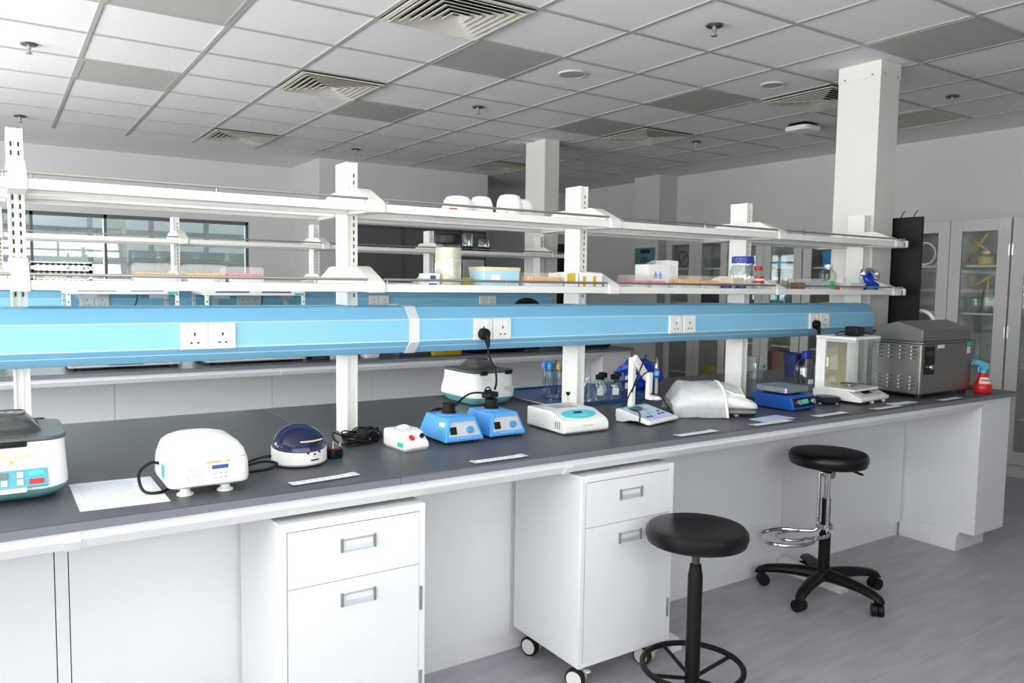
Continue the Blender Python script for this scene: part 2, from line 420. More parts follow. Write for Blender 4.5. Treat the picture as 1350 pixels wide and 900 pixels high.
# ------------------------------------------------------------------ laboratory benches
def bench(dy, which, posts, xl, seam, end_bracket, ncol):
    """worktop, base, end cabinet, reagent rack posts, shelves, service trunking; centre line y = .22 + dy"""
    B = which
    t = thing('worktop', f'dark grey worktop of the {B} bench, with a thin white apron below', 'worktop', (0, dy, 0))
    xs = [xl]+seam+[5.0]
    for a, b in zip(xs, xs[1:]):
        o = build('slab', MB().box(a+.0007, -.505, .878, b-.0007, .92, .9), 'top', t, bevel=.003)
        build('front_edge', MB().box(a+.0007, -.5065, .876, b-.0007, -.5045, .8965), 'topedge', o)
    # base
    t = thing('lab_bench', f'white steel bench with knee panels under the {B} worktop', 'bench', (0, dy, 0))
    pr = [(-.490, .8755), (-.490, .850), (-.466, .822), (-.44, .818), (-.44, .8755)]
    build('apron', MB().prism(pr, 'x', xl, 4.652), 'white', t, bevel=.002)
    pr2 = [(y*1.0-(.003 if y < -.45 else 0), z-(.003 if z < .87 else 0)) for y, z in pr]
    for a, b in ((.26, .297), (1.765, 1.79)): build('apron_joint', MB().prism(pr2, 'x', a, b), 'white', t)
    cuts = [xl, .259, .262, .294, .297, .783, .786, 1.83, 1.833, 2.62, 2.623, 3.522, 3.526, 4.645]
    for a, b in zip(cuts[::2], cuts[1::2]):
        build('knee_panel', MB().box(a, -.055, .08, b, -.035, .8755), 'white', t)
    build('backing', MB().box(xl, -.034, .0, 4.645, .80, .876), 'gap', t)
    build('rear_panel', MB().box(xl, .80, .06, 4.645, .82, .8755), 'white', t)
    build('plinth', MB().box(xl, -.046, 0, 4.633, -.0345, .078), 'plinth', t)
    for x in (.28, 1.29, 2.40, 3.535):
        mb = MB().prism([(-.42, 0), (-.42, .03), (-.40, .045), (-.056, .07), (-.056, 0)], 'x', x-.03, x+.03)
        build('foot', mb, 'white', t, bevel=.003)
    # end cabinet
    t = thing('end_cabinet', f'white box unit closing the column end of the {B} bench', 'cabinet', (0, dy, 0))
    build('carcass', MB().box(4.6555, -.474, .105, 4.988, .885, .8755), 'white', t, bevel=.003)
    build('side_strip', MB().box(4.651, -.3, .13, 4.656, -.29, .83), 'gap', t) if False else None
    build('plinth', MB().box(4.66, -.388, 0, 4.95, .85, .105), 'plinth', t)
    mb = MB().prism([(4.634, 0), (4.634, .07), (4.645, .09), (4.6595, .09), (4.6595, 0)], 'y', -.388, -.058)
    build('plinth_step', mb, 'plinth', t)
    # posts with brackets
    for k, (x, nm) in enumerate(posts):
        t = thing('rack_post', f'white slotted rack post, {nm}, {B} bench', 'post', (x, dy, 0), 0, f'rack posts of the {B} bench')
        w = .021
        for z0, z1 in ((.9005, 1.204), (1.387, 1.912)):
            mb = MB().box(-w, .174, z0, w, .276, z1)
            for s in (-1, 1): mb.box(s*w-.0055*(s > 0), .1655, z0, s*w+.0055*(s < 0), .174, z1)
            mb.box(-.0035, .169, z0, .0035, .174, z1)
            zz = z0+.03
            while zz < z1-.05 and z0 > 1:
                for s in ((-1, 1) if k == 0 else (1,)): mb.box(s*.0095-.0022, .1728, zz, s*.0095+.0022, .1738, zz+.014, 1)
                zz += .026
            build('upright', mb, ('rack', 'slot'), t, bevel=0)
        bx0, bx1 = (-.022, .042) if k else (-.024, .022)
        if end_bracket and k == len(posts)-1: bx0, bx1 = -.03, .028
        for z in (1.440, 1.719):
            front = [(-.045, z-.003), (-.045, z+.026), (-.035, z+.038), (.08, z+.088), (.10, z+.092), (.167, z+.092), (.167, z)]
            rear = [(.277, z), (.277, z+.092), (.34, z+.092), (.36, z+.088), (.477, z+.038), (.487, z+.026), (.487, z-.003)]
            mb = MB().prism(front, 'x', bx0, bx1).prism(rear, 'x', bx0, bx1)
            mb.box(.0215, .167, z, bx1, .277, z+.092) if bx1 > .0215 else None
            build('shelf_bracket', mb, 'rack', t, bevel=.006, seg=3)
    # shelves
    ends = [xl]+[x for x, _ in posts]
    for lv, z in (('lower', 1.440), ('upper', 1.719)):
        for k in range(len(posts)):
            a = xl if k == 0 else posts[k-1][0]+(.0425 if k > 1 else .0225)
            b = posts[k][0]-.023
            last = end_bracket and k == len(posts)-1
            if last: b = posts[k][0]-.031
            nm = f'before {posts[0][1]}' if k == 0 else f'between posts {posts[k-1][1]} and {posts[k][1]}'
            nm = ['from the window end to the first post', 'from the first to the second post', 'from the second to the third post', 'from the third to the fourth post', 'from the fourth post to the column'][k] if len(posts) == 5 else \
                 ['from the window end to the first post', 'from the first to the second post', 'from the second to the third post', 'from the third post to the column'][k]
            t = thing('reagent_shelf', f'{lv} white shelf of the {B} bench, {nm}', 'shelf', (0, dy, z), 0, f'{lv} shelves of the {B} bench')
            def trayp(y0, y1, xa, xb):
                mb = MB().box(xa, y0+.004, .012, xb, y1-.004, .020).box(xa, y0, 0, xb, y0+.012, .028).box(xa, y1-.012, 0, xb, y1, .028)
                return mb
            build('front_tray', trayp(-.036, .164, a, b), 'rack', t, bevel=.0015, seg=1)
            build('rear_tray', trayp(.28, .478, a, b), 'rack', t, bevel=.0015, seg=1)
            for yy in (-.030, .472):
                mb = MB().cyl((a, yy, .044), (b, yy, .044), .0048, 10)
                n = max(2, int((b-a)/.5))
                for q in range(n+1):
                    xx = a+.01+(b-a-.02)*q/n; mb.cyl((xx, yy, .02), (xx, yy, .044), .003, 8)
                build('guard_rail', mb, 'rail', t)
            if last:
                build('end_tray', trayp(-.036, .136, b+.060, 4.58).box(4.568, -.036, 0, 4.58, .136, .028), 'rack', t, bevel=.0015, seg=1)
                mb = MB().box(4.58, -.045, -.003, 4.602, .136, .038)
                build('end_cap', mb, 'rack', t, bevel=.007, seg=3)
                mb = MB().cyl((b+.06, -.030, .044), (4.585, -.030, .044), .0048, 10)
                build('guard_rail', mb, 'rail', t)
    # service trunking, two lengths with a joint cover
    t = thing('service_trunking', f'sky-blue socket trunking along the middle of the {B} bench', 'trunking', (0, dy, 0))
    half = [(.166, 1.206), (.128, 1.206), (.110, 1.222), (.086, 1.250), (.086, 1.337), (.112, 1.362), (.126, 1.382), (.166, 1.386)]
    mir = [(.442-y, z) for y, z in half]
    for a, b in ((xl, 1.4465), (1.4875, 4.5)):
        build('front_cover', MB().prism(half, 'x', a, b), 'blue', t, bevel=.002)
        build('rear_cover', MB().prism(mir, 'x', a, b), 'blue', t, bevel=.002)
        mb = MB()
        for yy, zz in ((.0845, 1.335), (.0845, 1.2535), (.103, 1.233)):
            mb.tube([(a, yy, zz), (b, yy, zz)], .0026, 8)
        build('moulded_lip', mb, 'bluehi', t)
    big = [(y-.003 if y < .16 else y, z+(.002 if z > 1.3 else -.002)) for y, z in half]
    bigm = [(.442-y, z) for y, z in big]
    for q in (big, bigm): build('joint_cover', MB().prism(q, 'x', 1.446, 1.488), 'white', t, bevel=.001)

P1 = [(.203, 'first from the window end'), (1.25, 'second from the window end, by the red-button device'), (2.343, 'third from the window end, behind the dry block'), (3.452, 'fourth, behind the plastic-covered balance'), (4.505, 'last, against the column')]
bench(0, 'near', P1, -1.3, [1.131], True, 4)
P2 = [(.17, 'first from the window end'), (1.228, 'second, by the glazed partition'), (2.25, 'third'), (3.265, 'fourth, behind the cloudy jar'), (4.43, 'last, against the far column')]
bench(3.22, 'far', P2, -1.3, [2.6], True, 4)

# sockets
def socket(x, z, dy, label, group):
    t = thing('power_socket', label, 'power socket', (x, .0845+dy, z), 0, group)
    mb = MB().loft([[(px, -.0, pz) for px, pz in ((-.043, -.043), (.043, -.043), (.043, .043), (-.043, .043))], [(px, -.007, pz) for px, pz in ((-.043, -.043), (.043, -.043), (.043, .043), (-.043, .043))], [(px, -.010, pz) for px, pz in ((-.039, -.039), (.039, -.039), (.039, .039), (-.039, .039))]])
    mb.box(-.0025, -.0108, .001, .0025, -.0098, .012, 1)
    for s in (-1, 1): mb.box(s*.0105-.0038, -.0108, -.0235, s*.0105+.0038, -.0098, -.0185, 1)
    build('faceplate', mb, ('pw', 'slot'), t)
    build('switch', MB().box(.012, -.0135, .016, .024, -.0098, .034), 'white', t, bevel=.0015)
    return t
zz = 1.292
for x, pl in ((.676, 'leftmost socket of the near trunking, above the white loaf-shaped device'), (.763, 'socket second from the window end of the near trunking'),
              (1.770, 'socket holding a black plug above the blue vortex mixers'), (1.860, 'empty socket beside the black plug above the mixers'),
              (2.846, 'socket above the pH meter, nearer the window end of its pair'), (2.938, 'socket above the pH meter, nearer the column in its pair'),
              (3.915, 'socket holding a black plug by the draught-shield balance'), (4.008, 'last socket of the near trunking, just above the balance')):
    socket(x, zz, 0, pl, 'power sockets on the near trunking')
for k, (x, pl) in enumerate(((.65, 'first far-trunking socket, inside the first clear cabinet'), (.74, 'second far-trunking socket, inside the first clear cabinet'), (1.66, 'third far-trunking socket, inside the second clear cabinet'), (1.75, 'fourth far-trunking socket, inside the second clear cabinet'),
              (2.70, 'fifth far-trunking socket, above the white joint strip'), (2.79, 'sixth far-trunking socket, above the white joint strip'), (3.74, 'seventh far-trunking socket, above the plugged near socket'), (3.83, 'last far-trunking socket, above the plugged near socket'))):
    socket(x, 1.318, 3.22, pl, 'power sockets on the far trunking')

# plugs with leads hanging from the near trunking
def plug(x, label, path):
    t = thing('power_lead', label, 'power lead')
    mb = MB().cyl((x, .073, 1.274), (x, .050, 1.274), .024, 24, 0, .021).box(x-.002, .052, 1.272, x+.026, .068, 1.300) if False else MB().cyl((x, .0735, 1.274), (x, .048, 1.274), .025, 24, 0, .022)
    build('plug', mb, 'black', t, bevel=.003)
    mb = MB().cyl((x+.008, .058, 1.27), (x+.012, .05, 1.222), .014, 14, 0, .007)
    build('strain_relief', mb, 'black', t)
    build('cable', MB().tube(spline([(x+.012, .052, 1.235), (x+.013, .048, 1.19)]+path, 8), .0042, 8), 'black', t)
plug(1.765, 'black plug and lead hanging down to the second blue mixer', [(1.792, .02, 1.13), (1.785, .0, 1.085), (1.765, -.02, 1.062)])
plug(3.912, 'black plug and lead dropping behind the glass bottle', [(3.93, .06, 1.10), (3.945, .10, 1.0), (3.96, .08, .907), (3.90, .0, .905)])

# mobile pedestals
def handle(cx, y, cz, parent):
    h = build('handle', MB().prism([(y+.001, cz-.019), (y-.004, cz-.019), (y-.004, cz-.015), (y+.0005, cz-.004), (y+.0005, cz+.010), (y-.006, cz+.017), (y-.006, cz+.019), (y+.001, cz+.019)], 'x', cx-.047, cx+.047), 'handle', parent)
    for q in (-.054, .047): build('handle_end', MB().box(cx+q, y-.008, cz-.020, cx+q+.007, y, cz+.020), 'mgrey', h, bevel=.001)
def caster(x, y, parent, ang):
    ca, sa = math.cos(ang), math.sin(ang)
    P = lambda k: Vector((x+ca*k-sa*.012, y+sa*k+ca*.012, .0375))
    mb = MB().cyl((x, y, .072), (x, y, .1075), .013, 14).cyl(P(.004), P(.030), .033, 24)
    c = build('caster', mb, 'cream', parent, bevel=.003)
    build('tyre', MB().cyl(P(-.024), P(.003), .0375, 28), 'rubber', c, bevel=.004)
    build('hub', MB().cyl(P(-.0265), P(-.010), .030, 28), 'pw', c, bevel=.003)
    build('brake_tab', MB().box(x+.01, y-.032, .062, x+.03, y-.012, .070), 'pw', c, bevel=.002)
def pedestal(x0, x1, label):
    t = thing('mobile_pedestal', label, 'drawer unit', (x0, -.49, 0), 0, 'mobile pedestals under the near bench')
    w = x1-x0
    build('carcass', MB().box(0, 0.004, .108, w, .415, .804).box(0, 0, .108, .021, .004, .804).box(w-.021, 0, .108, w, .004, .804).box(.021, 0, .781, w-.021, .004, .804).box(.021, 0, .108, w-.021, .004, .124), 'white', t, bevel=.002)
    build('shadow_gap', MB().box(.0212, .0015, .124, w-.0212, .0038, .782), 'gap', t)
    d = build('drawer', MB().box(.0224, -.0005, .618, w-.0224, .003, .7796), 'white', t)
    handle(w*.505+.003, -.0005, .719, d)
    d = build('door', MB().box(.0224, -.0005, .1253, w-.0224, .003, .616), 'white', t)
    handle(w*.505+.003, -.0005, .558, d)
    for z in (.472, .205): build('hinge', MB().box(w-.020, -.003, z, w-.011, .001, z+.075), 'alu', t, bevel=.001)
    for x, y, a in ((.055, .06, .5), (w-.06, .06, .2), (.06, .355, .35), (w-.06, .355, .6)): caster(x, y, t, a)
pedestal(.773, 1.222, 'white mobile drawer pedestal nearest the window end, cut off by the bottom of the view')
pedestal(1.832, 2.282, 'white mobile drawer pedestal on casters behind the ring stool')

# ------------------------------------------------------------------ stools
t = thing('lab_stool', 'black round stool with a footring and single post, in front of the pedestal', 'stool', (2.172, -.715, 0))
seat = build('seat', MB().lathe(0, 0, [(.03, .588), (.155, .588), (.172, .588), (.179, .607), (.177, .624), (.166, .636), (.14, .6405), (.08, .638), (.002, .6365)], 48), 'vinyl', t)
build('piping', MB().tube([(.170*math.cos(a*PI/24), .170*math.sin(a*PI/24), .5875) for a in range(48)], .003, 6, 0, True), 'black', seat)
build('seat_plate', MB().lathe(0, 0, [(.09, .570), (.09, .5775), (.03, .5775)], 24), 'black', t)
build('post', MB().cyl((0, 0, .48), (0, 0, .572), .014, 20), 'dgrey', t)
build('post_sleeve', MB().lathe(0, 0, [(.026, .01), (.026, .46), (.023, .475), (.020, .50), (.014, .502)], 24), 'black', t)
rg = build('footring', MB().tube([(.176*math.cos(a*PI/28), .176*math.sin(a*PI/28), .130) for a in range(56)], .0105, 10, 0, True), 'black', t)
for k in range(4):
    a = math.radians(-8+90*k); build('spoke', MB().cyl((.02*math.cos(a), .02*math.sin(a), .088), (.172*math.cos(a),   .172*math.sin(a), .130), .007, 10), 'black', rg)
build('base', MB().lathe(0, 0, [(.05, 0), (.05, .008), (.04, .014), (.03, .024), (.0265, .04)], 40), 'black', t)

t = thing('lab_stool', 'black round stool on a five-star caster base with chrome foot loop', 'stool', (3.44, -.365, 0))
seat = build('seat', MB().lathe(0, 0, [(.04, .635), (.16, .635), (.173, .644), (.180, .66), (.180, .682), (.172, .694), (.14, .700), (.07, .699), (.002, .698)], 48), 'vinyl', t)
build('piping', MB().tube([(.172*math.cos(a*PI/24), .172*math.sin(a*PI/24), .643) for a in range(48)], .003, 6, 0, True), 'black', seat)
build('seat_plate', MB().box(-.06, -.06, .618, .06, .06, .634), 'black', t, bevel=.006)
build('lever', MB().tube([(.04, -.03, .615), (.09, -.07, .607), (.13, -.10, .588)], .006, 8), 'black', t)
build('gas_lift', MB().cyl((0, 0, .40), (0, 0, .62), .014, 20), 'chrome', t)
build('column_tube', MB().cyl((0, 0, .1), (0, 0, .30), .027, 24).cyl((0, 0, .30), (0, 0, .47), .020, 24), 'black', t, bevel=.002)
mb = MB()
pts = []
c = Vector((-.225, .045, 0))
for k in range(17):
    a = math.radians(52+256*k/16); pts.append((c.x+.145*math.cos(a), c.y+.112*math.sin(a), .305))
loop = [(-.025, .026, .60), (-.025, .026, .36), (-.03, .03, .315), (-.06, .06, .305)]+pts+[(-.06, -.05, .305), (-.03, -.035, .315), (-.025, -.026, .36), (-.025, -.026, .60)]
fl = build('foot_loop', mb.tube(spline(loop, 5), .0085, 10), 'chrome', t)
build('inner_loop', MB().tube(spline([(-.095, .075, .305)]+[(c.x+.03+.075*math.cos(math.radians(70+220*k/9)), c.y+.062*math.sin(math.radians(70+220*k/9)), .305) for k in range(10)]+[(-.095, -.04, .305)], 4), .0065, 8), 'chrome', fl)
build('loop_clamp', MB().lathe(0, 0, [(.033, .322), (.033, .345), (.028, .347)], 24, cap=False), 'chrome', fl)
build('loop_pivot', MB().cyl((0, -.03, .59), (0, .03, .59), .02, 16), 'chrome', fl)
build('hub', MB().lathe(0, 0, [(.034, .07), (.042, .085), (.042, .115), (.030, .13)], 24), 'black', t)
for k in range(5):
    a = math.radians(52+72*k); ca, sa = math.cos(a), math.sin(a)
    R = []
    for r, z, w, h in ((.025, .098, .034, .030), (.12, .100, .031, .026), (.20, .096, .028, .022), (.265, .086, .026, .020), (.300, .074, .024, .016), (.314, .064, .016, .008)):
        R.append([(ca*r-sa*w*math.cos(q*PI/6)*1.0, sa*r+ca*w*math.cos(q*PI/6), z+h*math.sin(q*PI/6)) for q in range(12)])
    leg = build('leg', MB().loft(R), 'black', t)
    x, y = ca*.285, sa*.285
    b = a+.9+k
    mb = MB().cyl((x, y, .045), (x, y, .078), .013, 12)
    for s in (-1, 1):
        p = Vector((x+math.cos(b)*.002*s-math.sin(b)*.01, y+math.sin(b)*.002*s+math.cos(b)*.01, .0285)); q = p+Vector((math.cos(b), math.sin(b), 0))*.024*s
        mb.cyl(p, q, .0285, 20)
    build('caster', mb, 'black', leg, bevel=.002)
struct('trim_4', MB().box(-2.8, -.991, .0002, 7.2, -.987, .0006), mat('floor_weld_seam', (186, 187, 192), .5))

# ------------------------------------------------------------------ instruments on the near bench
ZB = .9005
def letters(x0, x1, z, h, n, y, seed):
    """a row of small raised glyph blocks on a plane facing -y"""
    mb = MB(); r = random.Random(seed); w = (x1-x0)/n
    for i in range(n):
        a = x0+i*w+w*.12; b = x0+(i+1)*w-w*.12; k = r.random()
        mb.box(a, y-.0006, z, b, y, z+h*.22)
        mb.box(a, y-.0006, z, a+w*.2, y, z+h)
        if k > .35: mb.box(a, y-.0006, z+h*.78, b, y, z+h)
        if k > .6: mb.box(b-w*.2, y-.0006, z, b, y, z+h)
    return mb

def tilt_mx(y0, z0, ang):
    """maps a y = 0 plane facing -y onto one leaning back by ang about x, through (0, y0, z0)"""
    return Matrix.Translation((0, y0, z0)) @ Matrix.Rotation(-ang, 4, 'X')

def centrifuge(label, loc, rz, rear=False):
    t = thing('bench_centrifuge', label, 'centrifuge', loc, rz, 'white and teal bench centrifuges')
    # local: front faces -y, x -.125..125, y -.165..165
    def ring(w, d, r, z, front=0.0):
        R = rrect(w, d, r, z, k=5); return [(x, y-(front if y < 0 else 0)*max(0, 1-(x/.155)**2), zz) for x, y, zz in R]
    build('base', MB().loft([ring(.20, .26, .05, .004, .02), ring(.232, .31, .06, .022, .035), ring(.249, .324, .06, .034, .042), ring(.252, .327, .06, .038, .044)]), 'teal', t)
    build('housing', MB().loft([ring(.252, .327, .06, .0385, .044), ring(.252, .325, .06, .054, .044), ring(.249, .315, .056, .090, .018), ring(.247, .307, .053, .115, .003), ring(.244, .30, .05, .152, .0)]), 'pw', t)
    build('rim', MB().loft([ring(.247, .303, .05, .1525), ring(.252, .308, .052, .157), ring(.244, .30, .05, .163), ring(.19, .22, .05, .1635)]), 'rimgrey', t)
    lid = build('lid', MB().loft([rrect(.142, .18, .03, .164, k=2), rrect(.138, .175, .03, .168, k=2), rrect(.072, .095, .016, .208, k=2), rrect(.062, .084, .014, .211, k=2)]), 'smokefilm', t)
    build('lid_ring', MB().tube([(x, y, .209) for x, y, z in rrect(.068, .09, .016, 0, k=3)], .0025, 8, 0, True), 'dgrey', lid)
    build('rotor', MB().lathe(0, 0, [(.05, .166), (.060, .172), (.042, .186), (.02, .190), (.018, .196), (.002, .198)], 28), 'mgrey', t)
    build('latch', MB().box(-.035, -.162, .142, .035, -.146, .156), 'black', t, bevel=.004)
    # front panel leaning back
    mx = tilt_mx(-.2085, .052, .56)
    p = build('control_panel', MB().box(-.115, -.002, -.004, .077, .004, .044).xf(mx), 'panel', t, bevel=.001)
    mb = MB()
    for a, b in ((-.108, -.078), (-.06, -.03), (-.042, -.01)): mb = mb
    build('display', MB().box(-.100, -.003, .021, -.066, .001, .038).xf(mx), 'lcd', p)
    build('display', MB().box(-.040, -.003, .021, -.008, .001, .038).xf(mx), 'lcd', p)
    for x, z, w in ((-.098, .003, .012), (-.083, .003, .012), (-.040, .003, .013), (-.024, .003, .013), (.010, .003, .013), (.010, .022, .013)):
        build('key', MB().box(x, -.0035, z, x+w, .001, z+.014).xf(mx), 'pw', p)
    build('stop_key', MB().box(.036, -.0035, .003, .068, .001, .016).xf(mx), 'btnred', p)
    build('start_key', MB().box(.036, -.0035, .024, .068, .001, .036).xf(mx), 'cyan', p)
    mx2 = tilt_mx(-.1625, .104, .16)
    build('lettering', letters(-.05, .045, .012, .008, 12, 0, 3).xf(mx2), 'gold', t)
    build('warning_sign', MB().prism([(-.008, -.004), (.008, -.004), (0, .009)], 'y', -.0012, .001).xf(mx2), 'yellow', t)
    build('name_strip', MB().box(-.11, -.0025, -.021, .03, .002, -.006).xf(tilt_mx(-.2085, .058, .0)), 'paper', t)
    # rear: inlet, rating label, hinges
    yr = .1615
    build('rating_label', MB().box(-.10, yr-.004, .06, -.045, yr-.001, .088).xf(Matrix.Identity(4)), 'ink', t)
    build('warning_sign', MB().prism([(-.009, .045), (.009, .045), (0, .062)], 'y', .160, .1648), 'yellow', t)
    build('power_inlet', MB().box(.03, yr-.008, .052, .07, yr+.004, .078), 'black', t, bevel=.003)
    for x in (-.07, .07): build('hinge', MB().box(x-.018, .148, .145, x+.018, .164, .165), 'black', t, bevel=.003)
    for x in (-.08, .08):
        for y in (-.1, .1): build('foot', MB().lathe(x, y, [(.014, 0), (.012, .006)], 14), 'rubber', t)
    return t
centrifuge('white and teal centrifuge with red stop key, at the window end of the bench', (.165, -.095, ZB), 0)
c2 = centrifuge('white and teal centrifuge turned backwards, behind the blue vortex mixers', (2.095, .655, ZB), PI+.04)

def sheet(name, label, cat, pts, z=ZB, m='paper', lines=0, group=None, thick=.0012):
    cx = sum(p[0] for p in pts)/4; cy = sum(p[1] for p in pts)/4
    t = thing(name, label, cat, (cx, cy, z), 0, group)
    build('sheet', MB().prism([(x-cx, y-cy) for x, y in pts], 'z', 0, thick), m, t)
    if lines:
        a, b, c, d = [Vector((x-cx, y-cy, 0)) for x, y in pts]     # a,b = far edge; d,c = near edge
        mb = MB(); r = random.Random(lines)
        for k in range(lines):
            f0 = .08+.84*k/lines; f1 = f0+.35*.84/lines
            g1 = r.uniform(.6, .92); g0 = .08 if k else .36
            if not k: g1 = .66
            q = [a.lerp(d, f0).lerp(b.lerp(c, f0), g0), a.lerp(d, f0).lerp(b.lerp(c, f0), g1), a.lerp(d, f1).lerp(b.lerp(c, f1), g1), a.lerp(d, f1).lerp(b.lerp(c, f1), g0)]
            mb.prism([(v.x, v.y) for v in q], 'z', thick-.0003, thick+.0003)
        build('printed_lines', mb, 'ink', t)
    return t
sheet('instruction_sheet', 'white laminated instruction sheet lying flat beside the centrifuge at the window end', 'paper', [(.298, -.125), (.504, -.139), (.507, -.437), (.302, -.425)], lines=16)
sheet('notice_sheet', 'pale blue paper sheet on the worktop in front of the blue stirrer', 'paper', [(2.87, -.355), (3.065, -.342), (3.075, -.437), (2.865, -.452)], m='paleblue')
sheet('notice_sheet', 'white paper sheet lying between the draught-shield balance and the water bath', 'paper', [(3.85, -.395), (4.05, -.405), (4.06, -.445), (3.84, -.452)], m='paper')
strips = [(.825, -.392, -.462, 1.026, 'clear label strip in front of the small blue-domed centrifuge'), (1.405, -.442, -.483, 1.606, 'clear label strip in front of the blue vortex mixers'),
          (2.31, -.452, -.497, 2.518, 'clear label strip below the plastic-covered balance'), (2.75, -.458, -.484, 2.99, 'clear label strip in front of the pale blue paper sheet'),
          (3.18, -.437, -.488, 3.405, 'clear label strip in front of the dark round scale'), (3.615, -.457, -.494, 3.835, 'clear label strip in front of the white draught-shield balance'),
          (4.2, -.455, -.494, 4.415, 'clear label strip in front of the steel water bath')]
for k, (x0, ya, yb, x1, lb) in enumerate(strips):
    t = thing('label_strip', lb, 'label strip', ((x0+x1)/2, (ya+yb)/2, ZB), math.atan2(.02 if k == 0 else .003, .2), 'label strips along the front edge')
    L = (x1-x0)/2
    build('holder', MB().box(-L, -.02, 0, L, .02, .0025), 'boxclear', t)
    o = build('label', MB().box(-L+.004, -.016, .0026, L-.004, .016, .0036), 'paper', t)
    mb = MB(); r = random.Random(k)
    for q in range(8): mb.box(-L*.7+q*.02, -.004, .0036, -L*.7+q*.02+.013, .004, .0039)
    build('print', mb, 'ink', o)
    build('tape', MB().box(L-.02, -.02, .0036, L+.004, .02, .0042).box(-L-.004, -.02, .0036, -L+.012, .02, .0042), 'frost', t)

# loaf-shaped white device on suction feet
t = thing('dry_bath_incubator', 'white loaf-shaped incubator on suction feet with small blue display', 'incubator', (.607, -.325, ZB))
def lrings(zs): return [rrect(w, d, r, z, cx, cy, 6) for w, d, r, z, cx, cy in zs]
build('body', MB().loft(lrings([(.176, .186, .02, .022, .0, 0), (.204, .218, .022, .030, 0, 0), (.210, .226, .024, .042, 0, 0), (.208, .224, .026, .080, 0, 0), (.204, .220, .028, .097, 0, 0)])), 'pw', t)
build('lid', MB().loft(lrings([(.202, .218, .030, .0985, 0, 0), (.196, .210, .036, .114, 0, .002), (.180, .190, .042, .131, -.003, .006), (.156, .160, .05, .143, -.006, .009), (.116, .114, .05, .1515, -.01, .012), (.055, .052, .024, .156, -.013, .014), (.004, .004, .0018, .1565, -.013, .014)])), 'pw', t)
fy = -.1128
build('lid_seam', MB().tube(rrect(.2025, .2185, .041, .0978, 0, 0, 6), .0012, 6, 0, True), 'lgrey', t)
build('keypad', MB().box(.002, fy-.001, .040, .052, fy+.004, .082), 'white', t)
build('display', MB().box(.004, fy-.002, .072, .046, fy+.002, .082), 'lcdblue', t)
mb = MB()
for a in range(3):
    for b in range(2): mb.box(.008+a*.014, fy-.0018, .046+b*.011, .016+a*.014, fy, .052+b*.011)
build('key_print', mb, 'ink', t)
build('side_print', bars(-.058, -.02, .048, .078, 7, fy, seed=4), 'ink', t)
build('lettering', letters(-.012, .052, .088, .006, 10, fy, 5), 'gold', t)
build('sticker', MB().box(-.1058, -.06, .044, -.103, -.018, .082), 'panel', t)
for x in (-.055, .048):
    for y in (-.065, .06):
        build('suction_foot', MB().lathe(x, y, [(.0215, 0), (.0215, .004), (.013, .009), (.012, .024)], 22), 'pw', t)
build('power_cord', MB().tube(spline([(-.095, .02, .07), (-.125, .03, .075), (-.155, .02, .05), (-.15, -.02, .012), (-.11, -.03, .006), (-.07, .02, .008)], 8), .0042, 8), 'black', t)

# mini centrifuge with its cord and plug
t = thing('mini_centrifuge', 'small round white centrifuge with dark blue dome lid', 'centrifuge', (.930, -.185, ZB))
R = [[(.086*s*math.cos(a*PI/20), .086*s*math.sin(a*PI/20), z+k*math.sin(a*PI/20)) for a in range(40)] for s, z, k in ((.93, .006, 0), (1, .012, 0), (1.0, .03, 0), (.985, .055, .009), (.95, .058, .009))]
build('base', MB().loft(R), 'pw', t)
build('foot_ring', MB().lathe(0, 0, [(.074, 0), (.078, .006)], 32), 'rubber', t)
R = [[(.083*math.cos(q)*math.cos(a*PI/20), .083*math.cos(q)*math.sin(a*PI/20), .056+.068*math.sin(q)+.009*math.sin(a*PI/20)*math.cos(q)) for a in range(40)] for q in [i*PI/2/9*.995 for i in range(10)]]
dm = build('dome_lid', MB().loft(R, cap=False), 'domefilm', t)
build('rotor', MB().lathe(0, 0, [(.03, .06), (.06, .068), (.052, .09), (.022, .098), (.002, .1)], 24), 'dgrey', t)
build('lid_stripe', MB().tube([(.0835*math.cos(a)*.93, .0835*math.sin(a)*.93, .0835-.002) for a in [math.radians(-105+60*k/10) for k in range(11)]], .0028, 8), 'cream', dm)
mb = MB()
for dx, dz in ((-.026, .047), (-.005, .042), (.014, .047)): mb.cyl((dx, -math.sqrt(.0855**2-dx*dx)+.002, dz), (dx, -math.sqrt(.0855**2-dx*dx)-.0022, dz), .0032, 12)
rz = Matrix.Rotation(math.radians(18), 4, 'Z'); mb.xf(rz)
build('indicator', mb, 'slot', t)
build('slot', MB().box(-.018, -.0880, .022, .010, -.083, .0265).xf(rz), 'slot', t, bevel=.0015)
build('power_cord', MB().tube(spline([(-.08, .01, .03), (-.12, .02, .025), (-.17, .03, .008), (-.22, .0, .006), (-.27, -.035, .006), (-.20, -.06, .006), (-.11, -.055, .006), (-.085, -.045, .018), (-.12, -.01, .02), (-.2, -.025, .01)], 8), .0042, 8), 'black', t)
t = thing('mains_plug', 'black three-pin plug with red fuse cover lying behind the blue-domed centrifuge', 'plug', (1.052, -.165, ZB), .3)
build('body', MB().loft([rrect(.05, .045, .012, 0), rrect(.054, .05, .014, .012), rrect(.05, .046, .013, .03)]), 'black', t)
build('fuse_cover', MB().box(-.012, -.012, .0295, .008, .004, .033), 'btnred', t)
for x, y in ((-.014, .014), (.012, .016), (.018, -.012)): build('pin', MB().box(x-.002, y-.003, .029, x+.002, y+.003, .048), 'chrome', t)

